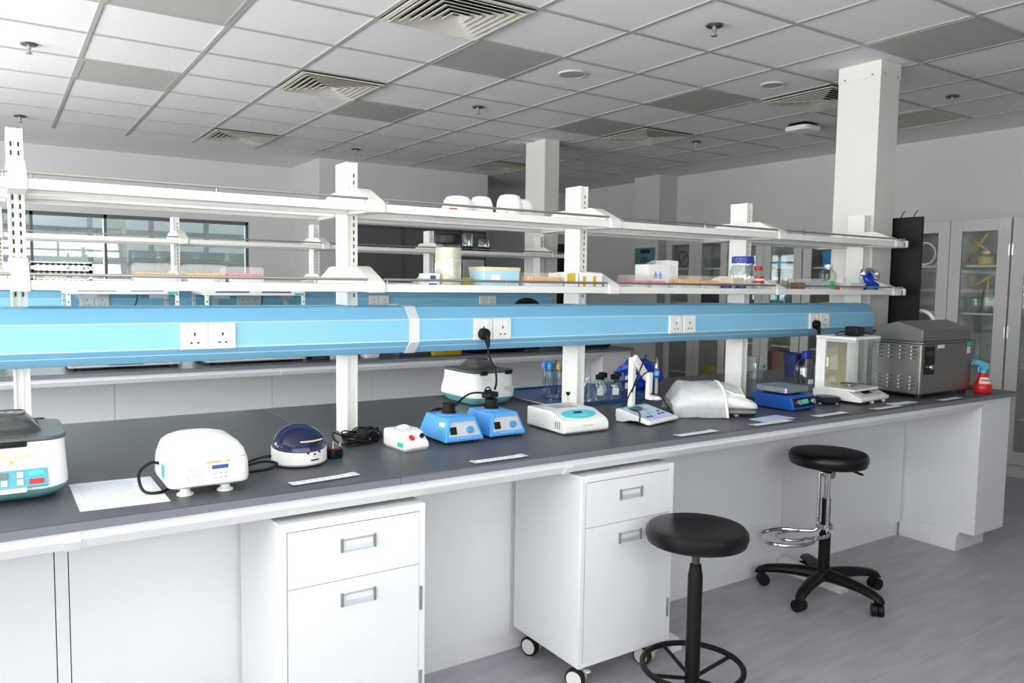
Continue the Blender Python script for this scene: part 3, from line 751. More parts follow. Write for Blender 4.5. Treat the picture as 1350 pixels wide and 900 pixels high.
# small red-button device with tangled lead
t = thing('mini_mixer', 'small white wedge device with red button and black knob', 'mixer', (1.325, -.145, ZB), .12)
pr = [(-.072, .010), (-.062, .003), (.075, .003), (.080, .010), (.080, .058), (.072, .065), (.0, .066), (-.030, .058), (-.068, .026)]
build('body', MB().prism(pr, 'x', -.047, .047), 'pw', t, bevel=.008, seg=3)
build('foot_plate', MB().box(-.042, -.06, 0, .042, .07, .004), 'lgrey', t)
build('cup', MB().lathe(.005, .03, [(.022, .065), (.021, .071), (.016, .073), (.015, .069), (.002, .0685)], 26), 'pw', t)
mx = Matrix.Translation((0, -.050, .042)) @ Matrix.Rotation(-.78, 4, 'X')
build('red_button', MB().cyl((-.014, -.002, 0), (-.014, .003-.009, 0), .011, 22).xf(mx), 'btnred', t, bevel=.002)
build('speed_knob', MB().cyl((.028, -.001, .002), (.028, -.011, .002), .008, 18).xf(mx), 'black', t, bevel=.001)
build('side_sticker', MB().box(-.0478, -.05, .012, -.0465, -.015, .028), 'tealst', t)
build('lettering', bars(-.03, .03, -.022, -.014, 1, 0, seed=8).xf(mx), 'gold', t)
t = thing('power_adapter', 'black mains adapter with a tangle of black lead beside the red-button device', 'adapter', (1.235, .01, ZB), .5)
build('adapter_body', MB().box(-.03, -.022, 0, .03, .022, .038), 'black', t, bevel=.006)
for x, y in ((-.012, -.0), (.012, .0)): build('pin', MB().box(x-.003, -.036, .016+y, x+.003, -.021, .021+y), 'chrome', t)
r = random.Random(5); pts = []
for k in range(46):
    a = k*1.05; rad = .045+.035*r.random()
    pts.append((-.01+rad*math.cos(a)*1.15, .01+rad*.8*math.sin(a), .006+.05*r.random()*(.4+.6*r.random())))
build('lead', MB().tube(spline(pts, 5), .0028, 6), 'black', t)
build('lead_loop', MB().tube(spline([(-.05, .02, .01), (-.10, .055, .045), (-.13, .03, .03), (-.11, -.01, .006), (-.05, -.03, .005), (-.02, -.04, .006)], 8), .0028, 6), 'black', t)

# vortex mixers
def mixer(label, loc):
    t = thing('vortex_mixer', label, 'mixer', loc, 0, 'blue vortex mixers')
    def fr(w, y0, y1, z): return [(-w/2, y0, z), (w/2, y0, z), (w/2, y1, z), (-w/2, y1, z)]
    build('body', MB().loft([fr(.158, -.11, .105, .010), fr(.158, -.11, .105, .014), fr(.112, -.085, .085, .089), fr(.108, -.082, .082, .091)]), 'vblue', t, bevel=.0025)
    mx = tilt_mx(-.1095, .012, math.atan2(.025, .077))
    def trap(z0, z1, ins, y0, y1):
        w0 = .158/2-ins-(z0/.08)*.023; w1 = .158/2-ins-(z1/.08)*.023
        return MB().prism([(-w0, z0), (w0, z0), (w1, z1), (-w1, z1)], 'y', y0, y1)
    mb = MB()
    a = [(-.075, .004), (.075, .004), (.053, .076), (-.053, .076)]; b = [(-.067, .016), (.067, .016), (.050, .069), (-.050, .069)]
    mb.loft([[(x, -.006, z) for x, z in a], [(x, -.006, z) for x, z in b], [(x, .001, z) for x, z in b], [(x, .001, z) for x, z in a]], closed=True)
    fr_ = build('bezel', mb.xf(mx), 'vblue', t)
    p = build('front_panel', MB().prism(b, 'y', -.0015, .001).xf(mx), 'lgrey', t)
    build('rocker_switch', MB().box(-.055, -.005, .024, -.029, .0, .051).xf(mx), 'black', p, bevel=.0015)
    build('speed_knob', MB().cyl((.025, 0, .037), (.025, -.013, .037), .0135, 24, 0, .0115).xf(mx), 'kblue', p, bevel=.001)
    build('panel_print', bars(-.045, .045, .058, .066, 2, -.0015, seed=2).xf(mx), 'ink', p)
    build('lettering', letters(-.035, .025, .0075, .004, 14, -.006, 2).xf(mx), 'lblue', t)
    build('top_ring', MB().lathe(0, .01, [(.046, .0905), (.044, .094), (.03, .0955)], 32), 'vblue', t)
    build('cup_head', MB().lathe(0, .01, [(.028, .0955), (.028, .101), (.0235, .104), (.0245, .131), (.021, .132), (.017, .124), (.001, .123)], 30), 'black', t)
    for x in (-.06, .06):
        for y in (-.085, .085): build('foot', MB().lathe(x, y, [(.012, 0), (.012, .0105)], 14), 'rubber', t)
    return t
m1 = mixer('blue vortex mixer nearer the red-button device, stickers on its side', (1.532, -.082, ZB))
build('side_label', MB().box(-.0690, -.075, .060, -.0600, -.045, .074).xf(Matrix.Identity(4)), 'paper', m1)
build('side_sticker', MB().box(-.0730, -.07, .038, -.0668, -.04, .052), 'tealst', m1)
m2 = mixer('blue vortex mixer nearer the dry block heater, plug resting on its cup', (1.728, -.066, ZB))
t = thing('mains_plug', 'black plug and gathered lead lying on top of the second blue mixer', 'plug', (1.735, -.04, ZB+.1335), .4)
build('body', MB().box(-.035, -.018, .0, .03, .022, .022), 'black', t, bevel=.006)
r = random.Random(9)
build('lead', MB().tube(spline([(.03, 0, .01), (.05, .03, .006), (.0, .075, .012), (-.03, .10, .0), (-.08, .11, -.03), (-.10, .12, -.05), (-.11, .15, -.06), (-.11, .13, -.05), (-.06, .16, -.09), (-.03, .17, -.12), (-.04, .20, -.127), (-.10, .20, -.127)], 6), .004, 7), 'black', t)
r = random.Random(21); pts = []
for k in range(30):
    a = k*1.25; rad = .03+.035*r.random(); pts.append((-.03+rad*1.3*math.cos(a), .21+rad*math.sin(a)*.8, -.125+.062*r.random()))
build('lead_coil', MB().tube(spline(pts, 5), .0042, 6), 'black', t)
build('cable_tie', MB().tube([(-.01+.02*math.cos(a*.5236), .008, .023+.018*math.sin(a*.5236)) for a in range(12)], .0028, 6, 0, True), 'rubber', t)

# dry block heater
t = thing('dry_block_heater', 'white block heater with turquoise oval panel and black-topped probe', 'heater', (2.042, -.13, ZB), -.02)
pr = [(-.130, .012), (-.122, .006), (.128, .006), (.130, .010), (.130, .078), (.125, .081), (-.035, .081), (-.112, .054), (-.124, .046), (-.130, .034)]
build('body', MB().prism(pr, 'x', -.108, .108), 'lgrey' if False else 'pw', t, bevel=.005, seg=3)
build('base_plate', MB().box(-.10, -.118, 0, .10, .12, .007), 'dgrey', t)
mx = Matrix.Translation((0, -.0735, .0683)) @ Matrix.Rotation(math.atan2(.027, .077), 4, 'X')
p = build('oval_panel', MB().prism([(.082*math.cos(a*PI/24), .034*math.sin(a*PI/24)) for a in range(48)], 'z', -.002, .0018).xf(mx), 'cyan', t)
build('display', MB().box(-.018, .004, .0018, .022, .018, .0026).xf(mx), 'lcddark', p)
mb = MB()
for x in (-.04, -.025, -.008, .008, .024): mb.box(x, -.018, .0018, x+.010, -.010, .0023)
build('key', mb.xf(mx), 'lblue', p)
build('lettering', letters(-.02, .03, .03, .005, 9, -.1302, 6), 'gold', t)
mb = MB().box(-.055, .0, .0795, .055, .075, .0825)
for i in range(7):
    for j in range(4): mb.cyl((-.046+i*.0155, .01+j*.018, .0824), (-.046+i*.0155, .01+j*.018, .0831), .0048, 10, 1)
build('well_block', mb, ('lgrey', 'mgrey'), t)
pb = build('probe', MB().cyl((.042, .055, .08), (.042, .055, .128), .0022, 8), 'alu', t)
build('probe_knob', MB().lathe(.042, .055, [(.004, .122), (.0095, .131), (.0095, .136), (.003, .137)], 18), 'black', pb)
mb = MB()
for k in range(3): mb.box(-.1088, -.10+k*.014, .02, -.1075, -.094+k*.014, .048)
build('side_vent', mb, 'mgrey', t)

# pH meter with arm and electrode
t = thing('ph_meter', 'white wedge pH meter with electrode arm and looping black cables', 'pH meter', (2.44, -.17, ZB), .24)
pr = [(-.085, .006), (-.070, .004), (-.02, .014), (.02, .012), (.05, .002), (.085, .002), (.088, .052), (.082, .056), (-.082, .020), (-.088, .014)]
build('body', MB().prism(pr, 'x', -.11, .11), 'pw', t, bevel=.004)
mx = Matrix.Translation((0, 0, .0385)) @ Matrix.Rotation(math.atan2(.036, .164), 4, 'X')
p = build('keypad', MB().box(-.10, -.075, -.001, .10, .078, .0012).xf(mx), 'paleblue', t)
build('lcd', MB().box(-.06, .02, .0012, .03, .066, .0022).xf(mx), 'lcd', p)
for k, (x, y, mm) in enumerate(((-.02, -.02, 'green'), (-.07, -.05, 'navy'), (-.045, -.05, 'navy'), (.03, -.04, 'lcdblue'), (.06, -.04, 'lcdblue'), (.06, -.015, 'lcdblue'))):
    build('key', MB().box(x, y, .0012, x+.016, y+.012, .0026).xf(mx), mm, p)
build('top_band', MB().box(-.10, .068, .0012, .10, .078, .002).xf(mx), 'cyan', p)
ps = build('stand_post', MB().box(.03, .10, .0, .060, .125, .262), 'pw', t, bevel=.006, seg=3)
build('stand_foot', MB().box(-.01, .092, 0, .10, .16, .012), 'pw', t, bevel=.004)
def bar2(p, q, w, d):
    p = Vector(p); q = Vector(q); u = (q-p).normalized(); n = Vector((-u.z, 0, u.x)); R = []
    for c in (p-u*.012, q+u*.012): R.append([c+n*w+Vector((0, -d, 0)), c-n*w+Vector((0, -d, 0)), c-n*w+Vector((0, d, 0)), c+n*w+Vector((0, d, 0))])
    return MB().loft(R)
build('arm', bar2((.045, .098, .254), (.135, .098, .172), .017, .010), 'pw', t, bevel=.005, seg=3)
build('fore_arm', bar2((.132, .078, .180), (.128, .078, .085), .017, .010), 'pw', t, bevel=.006, seg=3)
hd = build('electrode_holder', MB().lathe(.158, .06, [(.026, .070), (.03, .074), (.03, .082), (.02, .088)], 24).box(.115, .05, .072, .158, .085, .084), 'pw', t, bevel=.002)
el = build('electrode', MB().lathe(.160, .06, [(.005, .055), (.0085, .06), (.0085, .175), (.011, .18), (.011, .21), (.008, .235), (.003, .258)], 18), 'boxclear', t)
build('electrode_body', MB().lathe(.160, .06, [(.0065, .09), (.0065, .165)], 14), 'cream', el)
build('electrode_band', MB().lathe(.160, .06, [(.0115, .178), (.0115, .196)], 18), 'vblue', el)
build('cable', MB().tube(spline([(.12, .09, .27), (.06, .08, .21), (.0, .07, .15), (-.03, .06, .12)], 8), .003, 6), 'black', t)
build('cable', MB().tube(spline([(.14, .06, .205), (.08, .07, .19), (.02, .09, .13), (.012, .12, .06), (-.03, .1, .05), (-.095, -.02, .05), (-.125, -.04, .006)], 8), .003, 6), 'black', t)
build('cable', MB().tube(spline([(.10, .11, .03), (.11, .09, .09), (.15, .04, .092), (.16, .0, .05), (.175, -.02, .006), (.15, .03, .02), (.13, .08, .03)], 8), .003, 6), 'black', t)

# balance under a plastic dust cover
t = thing('covered_balance', 'rounded white moisture balance half hidden by a translucent dust cover', 'balance', (2.835, -.165, ZB), -.585)
def bell(u, w, h, z0, n=20, zmid=.0):
    R = []
    for k in range(n):
        a = 2*PI*k/n; c, s_ = math.cos(a), math.sin(a)
        R.append((u, w*math.copysign(abs(c)**.7, c), z0+(h-z0)*(.5+.5*math.copysign(abs(s_)**.75, s_))))
    return R
build('base_shell', MB().loft([bell(u, w, h, .010) for u, w, h in ((-.18, .05, .025), (-.17, .095, .036), (-.1, .112, .038), (.05, .115, .038), (.14, .112, .037), (.175, .095, .034), (.192, .06, .028), (.198, .025, .022))]), 'mgrey', t)
build('upper_shell', MB().loft([bell(u, w, h, .028) for u, w, h in ((-.17, .08, .06), (-.12, .105, .10), (-.02, .112, .118), (.06, .112, .108), (.13, .110, .090), (.165, .100, .074), (.188, .076, .058), (.199, .045, .046), (.203, .012, .038))]), 'pw', t)
build('handle_recess', MB().prism([(.10, -.045), (.15, -.02), (.182, -.02), (.184, -.045), (.15, -.072), (.11, -.07)], 'z', .060, .083), 'slot', t, bevel=.003)
rows = []
NU, NV = 14, 24
for i in range(NU+1):
    u = -.195+.215*i/NU; row = []
    fall = 1 if i > 2 else (.45+.2*i)
    for j in range(NV+1):
        a = -1.0+2.0*j/NV; y = .142*math.copysign(abs(a)**.85, a)
        z = .140*(1-abs(a)**3.2)*fall+.004
        z += .004*math.sin(u*45+j*.6)*(1-abs(a))+.0015*math.cos(j*1.7+i)
        row.append((u+.02*abs(a)*(1 if i > 8 else 0), y, max(.003, z)))
    rows.append(row)
cv = build('dust_cover', MB().sheet(rows), 'veil', t, smooth=2.0)
build('cover_hem', MB().tube(rows[-1], .0055, 8), 'pw', cv)
rows2 = []
for i in range(9):
    u = .015+.115*i/8; row = []
    for j in range(15):
        a = -1+2*j/14; row.append((u, .105*a+.03, .142-.028*a*a-(i/8)**2*.028+.004*math.sin(j*1.3+i)))
    rows2.append(row)
fl = build('cover_flap', MB().sheet(rows2), 'veil', t, smooth=2.0)
build('flap_hem', MB().tube([rows2[k][0] for k in range(9)]+rows2[-1]+[rows2[8-k][-1] for k in range(9)], .0048, 8), 'pw', fl)
for x, y in ((.1, -.06), (.1, .06), (-.1, -.06), (-.1, .06)): build('foot', MB().lathe(x, y, [(.010, 0), (.010, .014)], 12), 'lgrey', t)

# blue magnetic stirrer
t = thing('magnetic_stirrer', 'dark blue magnetic stirrer with silver top plate and green display', 'stirrer', (3.29, -.21, ZB), .03)
pr = [(-.122, .012), (-.118, .006), (.12, .006), (.122, .010), (.122, .066), (.118, .070), (-.098, .070), (-.106, .066)]
build('body', MB().prism(pr, 'x', -.093, .093), 'dblue', t, bevel=.003)
pl = build('top_plate', MB().loft([rrect(.172, .172, .012, .0795, 0, .01), rrect(.178, .178, .012, .083, 0, .01), rrect(.178, .178, .012, .104, 0, .01), rrect(.172, .172, .012, .107, 0, .01)]), 'alu', t)
build('plate_spacer', MB().box(-.06, -.05, .0695, .06, .07, .0798), 'black', t)
mx = tilt_mx(-.1205, .016, math.atan2(.014, .05))
p = build('control_panel', MB().box(-.080, -.003, .004, .080, .002, .046).xf(mx), 'black', t, bevel=.001)
build('display', MB().box(-.024, -.0045, .017, .026, .0, .038).xf(mx), 'lcdgreen', p)
for x in (-.053, .055): build('knob', MB().cyl((x, -.002, .024), (x, -.017, .024), .0145, 22, 0, .0125).xf(mx), 'chrome', p, bevel=.001)
for x in (-.075, .075):
    for y in (-.09, .09): build('foot', MB().lathe(x, y, [(.011, 0), (.011, .0065)], 12), 'rubber', t)

def lab_bottle(name, label, loc, r, h, neck, cap, capm='capblue', group=None, fill=None, body='glass', patch=None):
    t = thing(name, label, 'bottle', loc, 0, group)
    hs = h*.62
    pf = [(r*.9, .002), (r, .006), (r, hs), (r*.96, hs+h*.05), (r*.75, hs+h*.13), (neck*1.15, hs+h*.21), (neck, hs+h*.24), (neck, h-cap)]
    build('bottle_body', MB().lathe(0, 0, [(r*.2, .0035)]+pf, 28, cap=False), body, t)
    build('cap', MB().lathe(0, 0, [(neck*1.25, h-cap-.004), (neck*1.32, h-cap*.7), (neck*1.32, h-.003), (neck*1.15, h), (.001, h)], 24), capm, t)
    if fill: build('contents', MB().lathe(0, 0, [(r*.93, .005), (r*.93, h*fill[0])], 24), fill[1], t)
    if patch:
        a0, a1, z0, z1, pm = patch
        rows = [[((r+.0008)*math.cos(math.radians(a0+(a1-a0)*k/8)), (r+.0008)*math.sin(math.radians(a0+(a1-a0)*k/8)), z) for k in range(9)] for z in (z0, z1)]
        build('paper_label', MB().sheet(rows), pm, t, smooth=2)
    return t
lab_bottle('reagent_bottle', 'large clear glass bottle with blue screw cap behind the blue stirrer', (3.83, .06, ZB), .058, .228, .019, .036, patch=(-130, -100, .055, .08, 'paper'))

t = thing('round_scale', 'flat dark blue round scale lying between stirrer and draught-shield balance', 'scale', (3.60, -.235, ZB), 0)
build('body', MB().lathe(0, 0, [(.048, .004), (.063, .010), (.066, .022), (.060, .029)], 36), 'navy', t)
build('pan', MB().lathe(0, 0, [(.056, .0285), (.058, .034), (.054, .036), (.002, .035)], 36), 'dgrey', t)
for a in range(3): build('foot', MB().lathe(.045*math.cos(a*2.09-1.2), .045*math.sin(a*2.09-1.2), [(.008, 0), (.008, .006)], 12), 'pw', t)

# analytical balance with draught shield
t = thing('analytical_balance', 'white analytical balance with glass draught shield beside the steel water bath', 'balance', (3.80, -.225, ZB), .10)
pr = [(-.135, .018), (-.130, .012), (.12, .012), (.125, .018), (.125, .060), (-.06, .060), (-.125, .034), (-.135, .030)]
build('base', MB().prism(pr, 'x', -.135, .15), 'pw', t, bevel=.003)
for x, y in ((-.11, .1), (.12, .1), (.0, -.12), (.12, -.12)): build('levelling_foot', MB().lathe(x, y, [(.009, 0), (.011, .003), (.006, .013)], 14), 'pw', t)
build('back_wall', MB().box(-.13, .085, .060, .125, .120, .318), 'pw', t, bevel=.003)
build('inner_back', MB().box(-.115, .079, .066, .11, .0852, .312), 'cream', t)
build('post', MB().box(-.13, .068, .06, -.114, .0848, .318), 'pw', t)
build('roof', MB().box(-.132, -.09, .318, .127, .122, .333), 'pw', t, bevel=.003)
build('floor_tray', MB().box(-.13, -.092, .0605, .125, .084, .072), 'pw', t, bevel=.002)
build('side_track', MB().box(-.131, -.088, .305, -.125, .066, .3178).box(.119, -.088, .305, .125, .0845, .3178), 'lgrey', t)
build('glass_front', MB().box(-.126, -.090, .073, .121, -.086, .317), 'pane', t)
build('glass_side', MB().box(.1225, -.084, .073, .1255, .066, .304), 'pane', t)
build('glass_door', MB().box(-.1295, .0, .073, -.1265, .066, .304), 'pane', t)
build('door_handle', MB().box(-.1365, .045, .175, -.129, .06, .225), 'cream', t, bevel=.002)
build('pan_support', MB().cyl((0, 0, .072), (0, 0, .082), .008, 14), 'alu', t)
build('weighing_pan', MB().lathe(0, 0, [(.04, .082), (.045, .084), (.045, .087), (.042, .086), (.002, .0855)], 32), 'steel', t)
mx = Matrix.Translation((0, -.0925, .047)) @ Matrix.Rotation(math.atan2(.026, .065), 4, 'X')
p = build('keypad', MB().box(-.10, -.028, -.001, .125, .028, .0016).xf(mx), 'lgrey', t)
build('display', MB().box(-.04, -.008, .0016, .05, .02, .0026).xf(mx), 'lcddark', p)
build('green_dot', MB().cyl((.0, -.0905, .285), (.0, -.0915, .285), .010, 16), 'green', t)
t = thing('power_adapter', 'black adapter with coiled lead resting on top of the draught-shield balance', 'adapter', (3.80, -.24, ZB+.3335), .1)
build('adapter_body', MB().box(-.045, -.035, 0, .035, .03, .048), 'black', t, bevel=.005)
build('lead', MB().tube(spline([(-.045, 0, .012), (-.09, -.03, .02), (-.115, .02, .006), (-.06, .07, .006), (.0, .06, .02), (.06, .05, .008), (.105, -.01, .012), (.115, -.05, .03), (.06, -.06, .012), (.036, -.02, .02)], 8), .0028, 6), 'black', t)

# stainless water bath
t = thing('water_bath', 'stainless steel water bath with gabled lid and black control panel', 'water bath', (4.43, -.253, ZB))
X0, X1, Y0, Y1 = -.262, .262, -.138, .138
build('housing', MB().box(X0, Y0, .018, X1, Y1, .290), 'steel', t, bevel=.008, seg=3)
build('top_flange', MB().loft([rrect(.548, .30, .008, .2905), rrect(.548, .30, .008, .297), rrect(.535, .285, .008, .300)]), 'steel', t)
pr = [(-.137, .3005), (-.137, .362), (0, .405), (.137, .362), (.137, .3005)]
build('lid', MB().prism(pr, 'x', -.258, .24), 'steel', t, bevel=.003)
build('lid_knob', MB().box(.241, -.06, .34, .262, -.04, .37), 'black', t, bevel=.003)
build('edge_strip', MB().box(X0-.0015, Y0+.012, .02, X0+.001, Y0+.016, .288), 'chrome', t)
for zc in (.075, .235):
    mb = MB().box(X0-.0008, -.125, zc-.036, X0+.0005, .125, zc+.046)
    for k in range(4):
        for c in range(4):
            yy = -.09+c*.062; zz = zc-.03+k*.02
            mb.prism([(X0-.004, zz+.004), (X0+.001, zz+.010), (X0+.001, zz)], 'y', yy-.022, yy+.014)
    build('louvre', mb, 'steel', t)
mb = MB()
for zc in (.075, .235):
    for k in range(4):
        for c in range(4):
            yy = -.09+c*.062; zz = zc-.03+k*.02
            mb.lathe(0, 0, [(.0045, 0), (.0035, .003), (.001, .004)], 10) if False else mb.cyl((X0+.001, yy+.026-.045+.026, zz+.005), (X0-.0035, yy+.026-.045+.026, zz+.005), .0046, 10)
build('vent_stud', mb, 'pw', t)
p = build('control_panel', MB().box(-.235, Y0-.003, .125, -.135, Y0+.002, .275), 'black', t, bevel=.006)
build('display', MB().box(-.222, Y0-.004, .225, -.15, Y0-.002, .25), mat('display_dark_red', (70, 14, 18), .3), p)
build('dial', MB().cyl((-.18, Y0-.003, .165), (-.18, Y0-.017, .165), .016, 24, 0, .013), 'chrome', p, bevel=.002)
build('pilot_switch', MB().cyl((-.215, Y0-.003, .168), (-.215, Y0-.010, .168), .005, 12), 'mgrey', p)
build('front_label', MB().box(-.11, Y0-.0015, .262, -.04, Y0+.001, .280), 'paper', t)
build('side_tag', MB().box(.20, Y0-.0015, .225, .235, Y0+.001, .262), 'paleblue', t)
build('side_sticker', MB().box(.20, Y0-.0018, .268, .245, Y0+.001, .288), 'tealst', t)
for x in (-.22, .22):
    for y in (-.11, .11): build('foot', MB().lathe(x, y, [(.02, 0), (.02, .0185)], 16), 'rubber', t)

# red spray bottle at the bench end
t = thing('spray_bottle', 'red spray bottle with sky-blue trigger head at the column end', 'spray bottle', (4.735, -.435, ZB), -.3)
build('bottle_body', MB().lathe(0, 0, [(.036, 0), (.044, .008), (.048, .03), (.046, .045), (.033, .075), (.022, .105), (.019, .115)], 32), 'red', t)
rows = [[((r_+.0008)*math.cos(math.radians(-165+100*k/10)), (r_+.0008)*math.sin(math.radians(-165+100*k/10)), z) for k in range(11)] for r_, z in ((.041, .056), (.027, .091))]
lb = build('paper_label', MB().sheet(rows), mat('label_pale_pink', (238, 208, 202), .6), t, smooth=2)
rows = [[((r_+.0014)*math.cos(math.radians(-152+74*k/10)), (r_+.0014)*math.sin(math.radians(-152+74*k/10)), z) for k in range(11)] for r_, z in ((.034, .0725), (.0315, .079))]
build('label_print', MB().sheet(rows), 'btnred', lb, smooth=2)
build('collar', MB().lathe(0, 0, [(.017, .113), (.017, .128), (.012, .132)], 20), 'nozzle', t)
hd = build('spray_head', MB().prism([(-.024, .150), (-.013, .128), (.013, .128), (.026, .142), (.022, .166), (-.05, .188), (-.068, .182), (-.066, .164)], 'y', -.014, .014), 'nozzle', t, bevel=.003)
build('trigger', MB().tube([(-.022, 0, .156), (-.036, 0, .14), (-.034, 0, .12)], .005, 8), 'nozzle', hd)

# sink rim, tap, drying board at the bench end
t = thing('sink', 'dark grey sink rim set into the worktop at the column end', 'sink', (4.87, .02, ZB))
R = [[(sx*a, sy*b, z) for sx, sy in ((-1, -1), (1, -1), (1, 1), (-1, 1))] for a, b, z in ((.10, .34, 0), (.10, .34, .010), (.085, .325, .012), (.075, .315, .001))]
build('rim', MB().loft(R, closed=True), 'dgrey', t)
build('basin', MB().box(-.075, -.315, 0, .075, .315, .0012), 'slot', t)
t = thing('drying_board', 'tall black drying board standing behind the near column', 'drying rack', (4.79, .28, ZB))
build('board', MB().box(-.010, -.30, .013, .010, .30, 1.01), 'matblack', t, bevel=.002)
for i in range(4):
    for j in range(5): build('peg', MB().cyl((.01, -.22+i*.147, .2+j*.17), (.085, -.22+i*.147, .235+j*.17), .006, 10), 'pw', t)
for y in (-.24, -.16): build('hook', MB().tube([(0, y, 1.009), (.0, y-.01, 1.035), (.012, y-.018, 1.05)], .003, 6), 'black', t)
t = thing('drying_board', 'tall black drying board standing behind the far column', 'drying rack', (4.79, 3.54, ZB))
build('board', MB().box(-.010, -.30, 0, .010, .30, .965), 'matblack', t, bevel=.002)
for i in range(4):
    for j in range(5): build('peg', MB().cyl((.01, -.22+i*.147, .2+j*.17), (.085, -.22+i*.147, .235+j*.17), .006, 10), 'pw', t)
build('hook', MB().tube([(0, .24, .964), (.0, .245, .985), (-.012, .25, 1.0)], .003, 6), 'black', t)
t = thing('lab_tap', 'white swan-neck tap curving behind the steel water bath', 'tap', (4.90, -.06, ZB+.012))
build('tap_base', MB().lathe(0, 0, [(.03, 0), (.03, .01), (.014, .02), (.012, .28)], 20), 'pw', t)
build('spout', MB().tube(spline([(0, 0, .27), (0, 0, .36), (-.01, .03, .415), (-.02, .08, .43), (-.03, .14, .41), (-.035, .17, .35)], 8), .012, 12), 'pw', t)

# blue tray behind the posts and what stands on it
t = thing('blue_tray', 'dark blue tray behind the dry block heater carrying bottles and pipettes', 'tray', (2.61, .55, ZB))
build('tray_base', MB().box(-.33, -.26, 0, .33, .31, .006), 'tray', t)
mb = MB()
R = [[(sx*a*.33, (.025+sy*b*.285), z) for sx, sy in ((-1, -1), (1, -1), (1, 1), (-1, 1))] for a, b, z in ((1, 1, .006), (1, 1, .016), (.985, .985, .016), (.985, .985, .006))]
build('tray_lip', MB().loft(R, closed=True), 'tray', t)
build('yellow_edge', MB().box(-.332, -.262, .010, -.328, .312, .014), 'yellow', t)
ZT = ZB+.0065
t = thing('pipette_stand', 'round pipette stand holding blue-topped pipettes on the blue tray', 'pipette stand', (2.46, .52, ZT))
build('stand_base', MB().lathe(0, 0, [(.06, 0), (.06, .008), (.015, .02), (.012, .19)], 28), 'acr', t)
build('top_disc', MB().lathe(0, 0, [(.03, .135), (.05, .138), (.05, .142), (.01, .145)], 24), 'acr', t)
for k in range(7):
    a = k*2*PI/7; x, y = .052*math.cos(a), .052*math.sin(a)
    q = build('pipette', MB().lathe(x, y, [(.003, .03), (.006, .07), (.009, .075), (.011, .135), (.012, .15)], 12), 'boxclear', t)
    build('plunger', MB().lathe(x, y, [(.012, .15), (.014, .155), (.013, .172), (.007, .176), (.009, .184)], 12), 'vblue' if k != 5 else 'yellow', q)
t = thing('volumetric_flask', 'tall clear glass flask on the blue tray beside the third rack post', 'flask', (2.524, .335, ZT))
build('flask_body', MB().lathe(0, 0, [(.01, .003), (.045, .003), (.05, .010), (.047, .03), (.03, .07), (.017, .10), (.015, .13), (.015, .22), (.018, .224), (.016, .226)], 26, cap=False), 'glass', t)
for k, (x, y, lb) in enumerate(((2.612, .35, 'black-capped clear bottle on the blue tray nearest the tall flask'), (2.682, .41, 'black-capped clear bottle standing behind the other two on the blue tray'), (2.688, .325, 'black-capped clear bottle on the blue tray against the acrylic box'))):
    lab_bottle('sample_bottle', lb, (x, y, ZT), .033, .128, .017, .02, 'black', 'black-capped bottles on the blue tray', patch=(-150, -95, .03, .065, 'paper'))
t = thing('acrylic_box', 'clear acrylic box with white paper squares on the blue tray', 'box', (2.775, .345, ZT))
mb = MB().box(-.045, -.04, 0, .045, .04, .004).box(-.045, -.04, .004, -.042, .04, .135).box(.042, -.04, .004, .045, .04, .135).box(-.042, -.04, .004, .042, -.036, .135).box(-.042, .036, .004, .042, .04, .135)
build('walls', mb, 'acr', t)
for x, z, w, h in ((-.038, .055, .028, .03), (.0, .075, .026, .032), (-.01, .035, .032, .035), (-.04, .10, .078, .02)): build('paper_square', MB().box(x, -.0412, z, x+w, -.0402, z+h), 'paper', t)
t = thing('plastic_bag', 'crumpled bright blue plastic bag behind the pH meter post', 'bag', (3.14, .64, ZB), 0)
R = []; r = random.Random(3)
for k in range(12):
    f_ = k/11; z = .165*f_; rad = 1.15*(.085+.035*math.sin(PI*min(1, f_*1.15)))*(1 if k < 10 else .75-.35*(k-10))
    R.append([((rad*1.0*(1+.16*r.uniform(-1, 1)))*math.cos(a*PI/13), (rad*.8*(1+.16*r.uniform(-1, 1)))*math.sin(a*PI/13), max(0, z+(.012*r.uniform(-1, 1) if 0 < k < 11 else 0))) for a in range(26)])
build('bag_film', MB().loft(R), 'bag', t, smooth=.5)
t = thing('beaker', 'clear square beaker with a green dot at the far edge behind the fourth post', 'beaker', (4.11, .62, ZB), 0)
build('beaker_wall', MB().loft([rrect(.08, .08, .012, .002), rrect(.084, .084, .012, .14), rrect(.079, .079, .010, .14), rrect(.075, .075, .010, .006)], closed=True), 'glass', t)
build('green_dot', MB().cyl((.028, -.043, .08), (.028, -.0445, .08), .011, 16), 'green', t)
t = thing('waste_bin', 'blue bin standing on the far side of the near bench behind the glass bottle', 'bin', (4.52, .64, ZB), 0)
build('bin_body', MB().loft([rrect(.09, .09, .015, 0), rrect(.11, .11, .018, .14), rrect(.10, .10, .015, .14), rrect(.08, .08, .012, .006)], closed=True), 'binblue', t)
build('rim', MB().tube(rrect(.11, .11, .018, .14), .005, 8, 0, True), 'binblue', t)

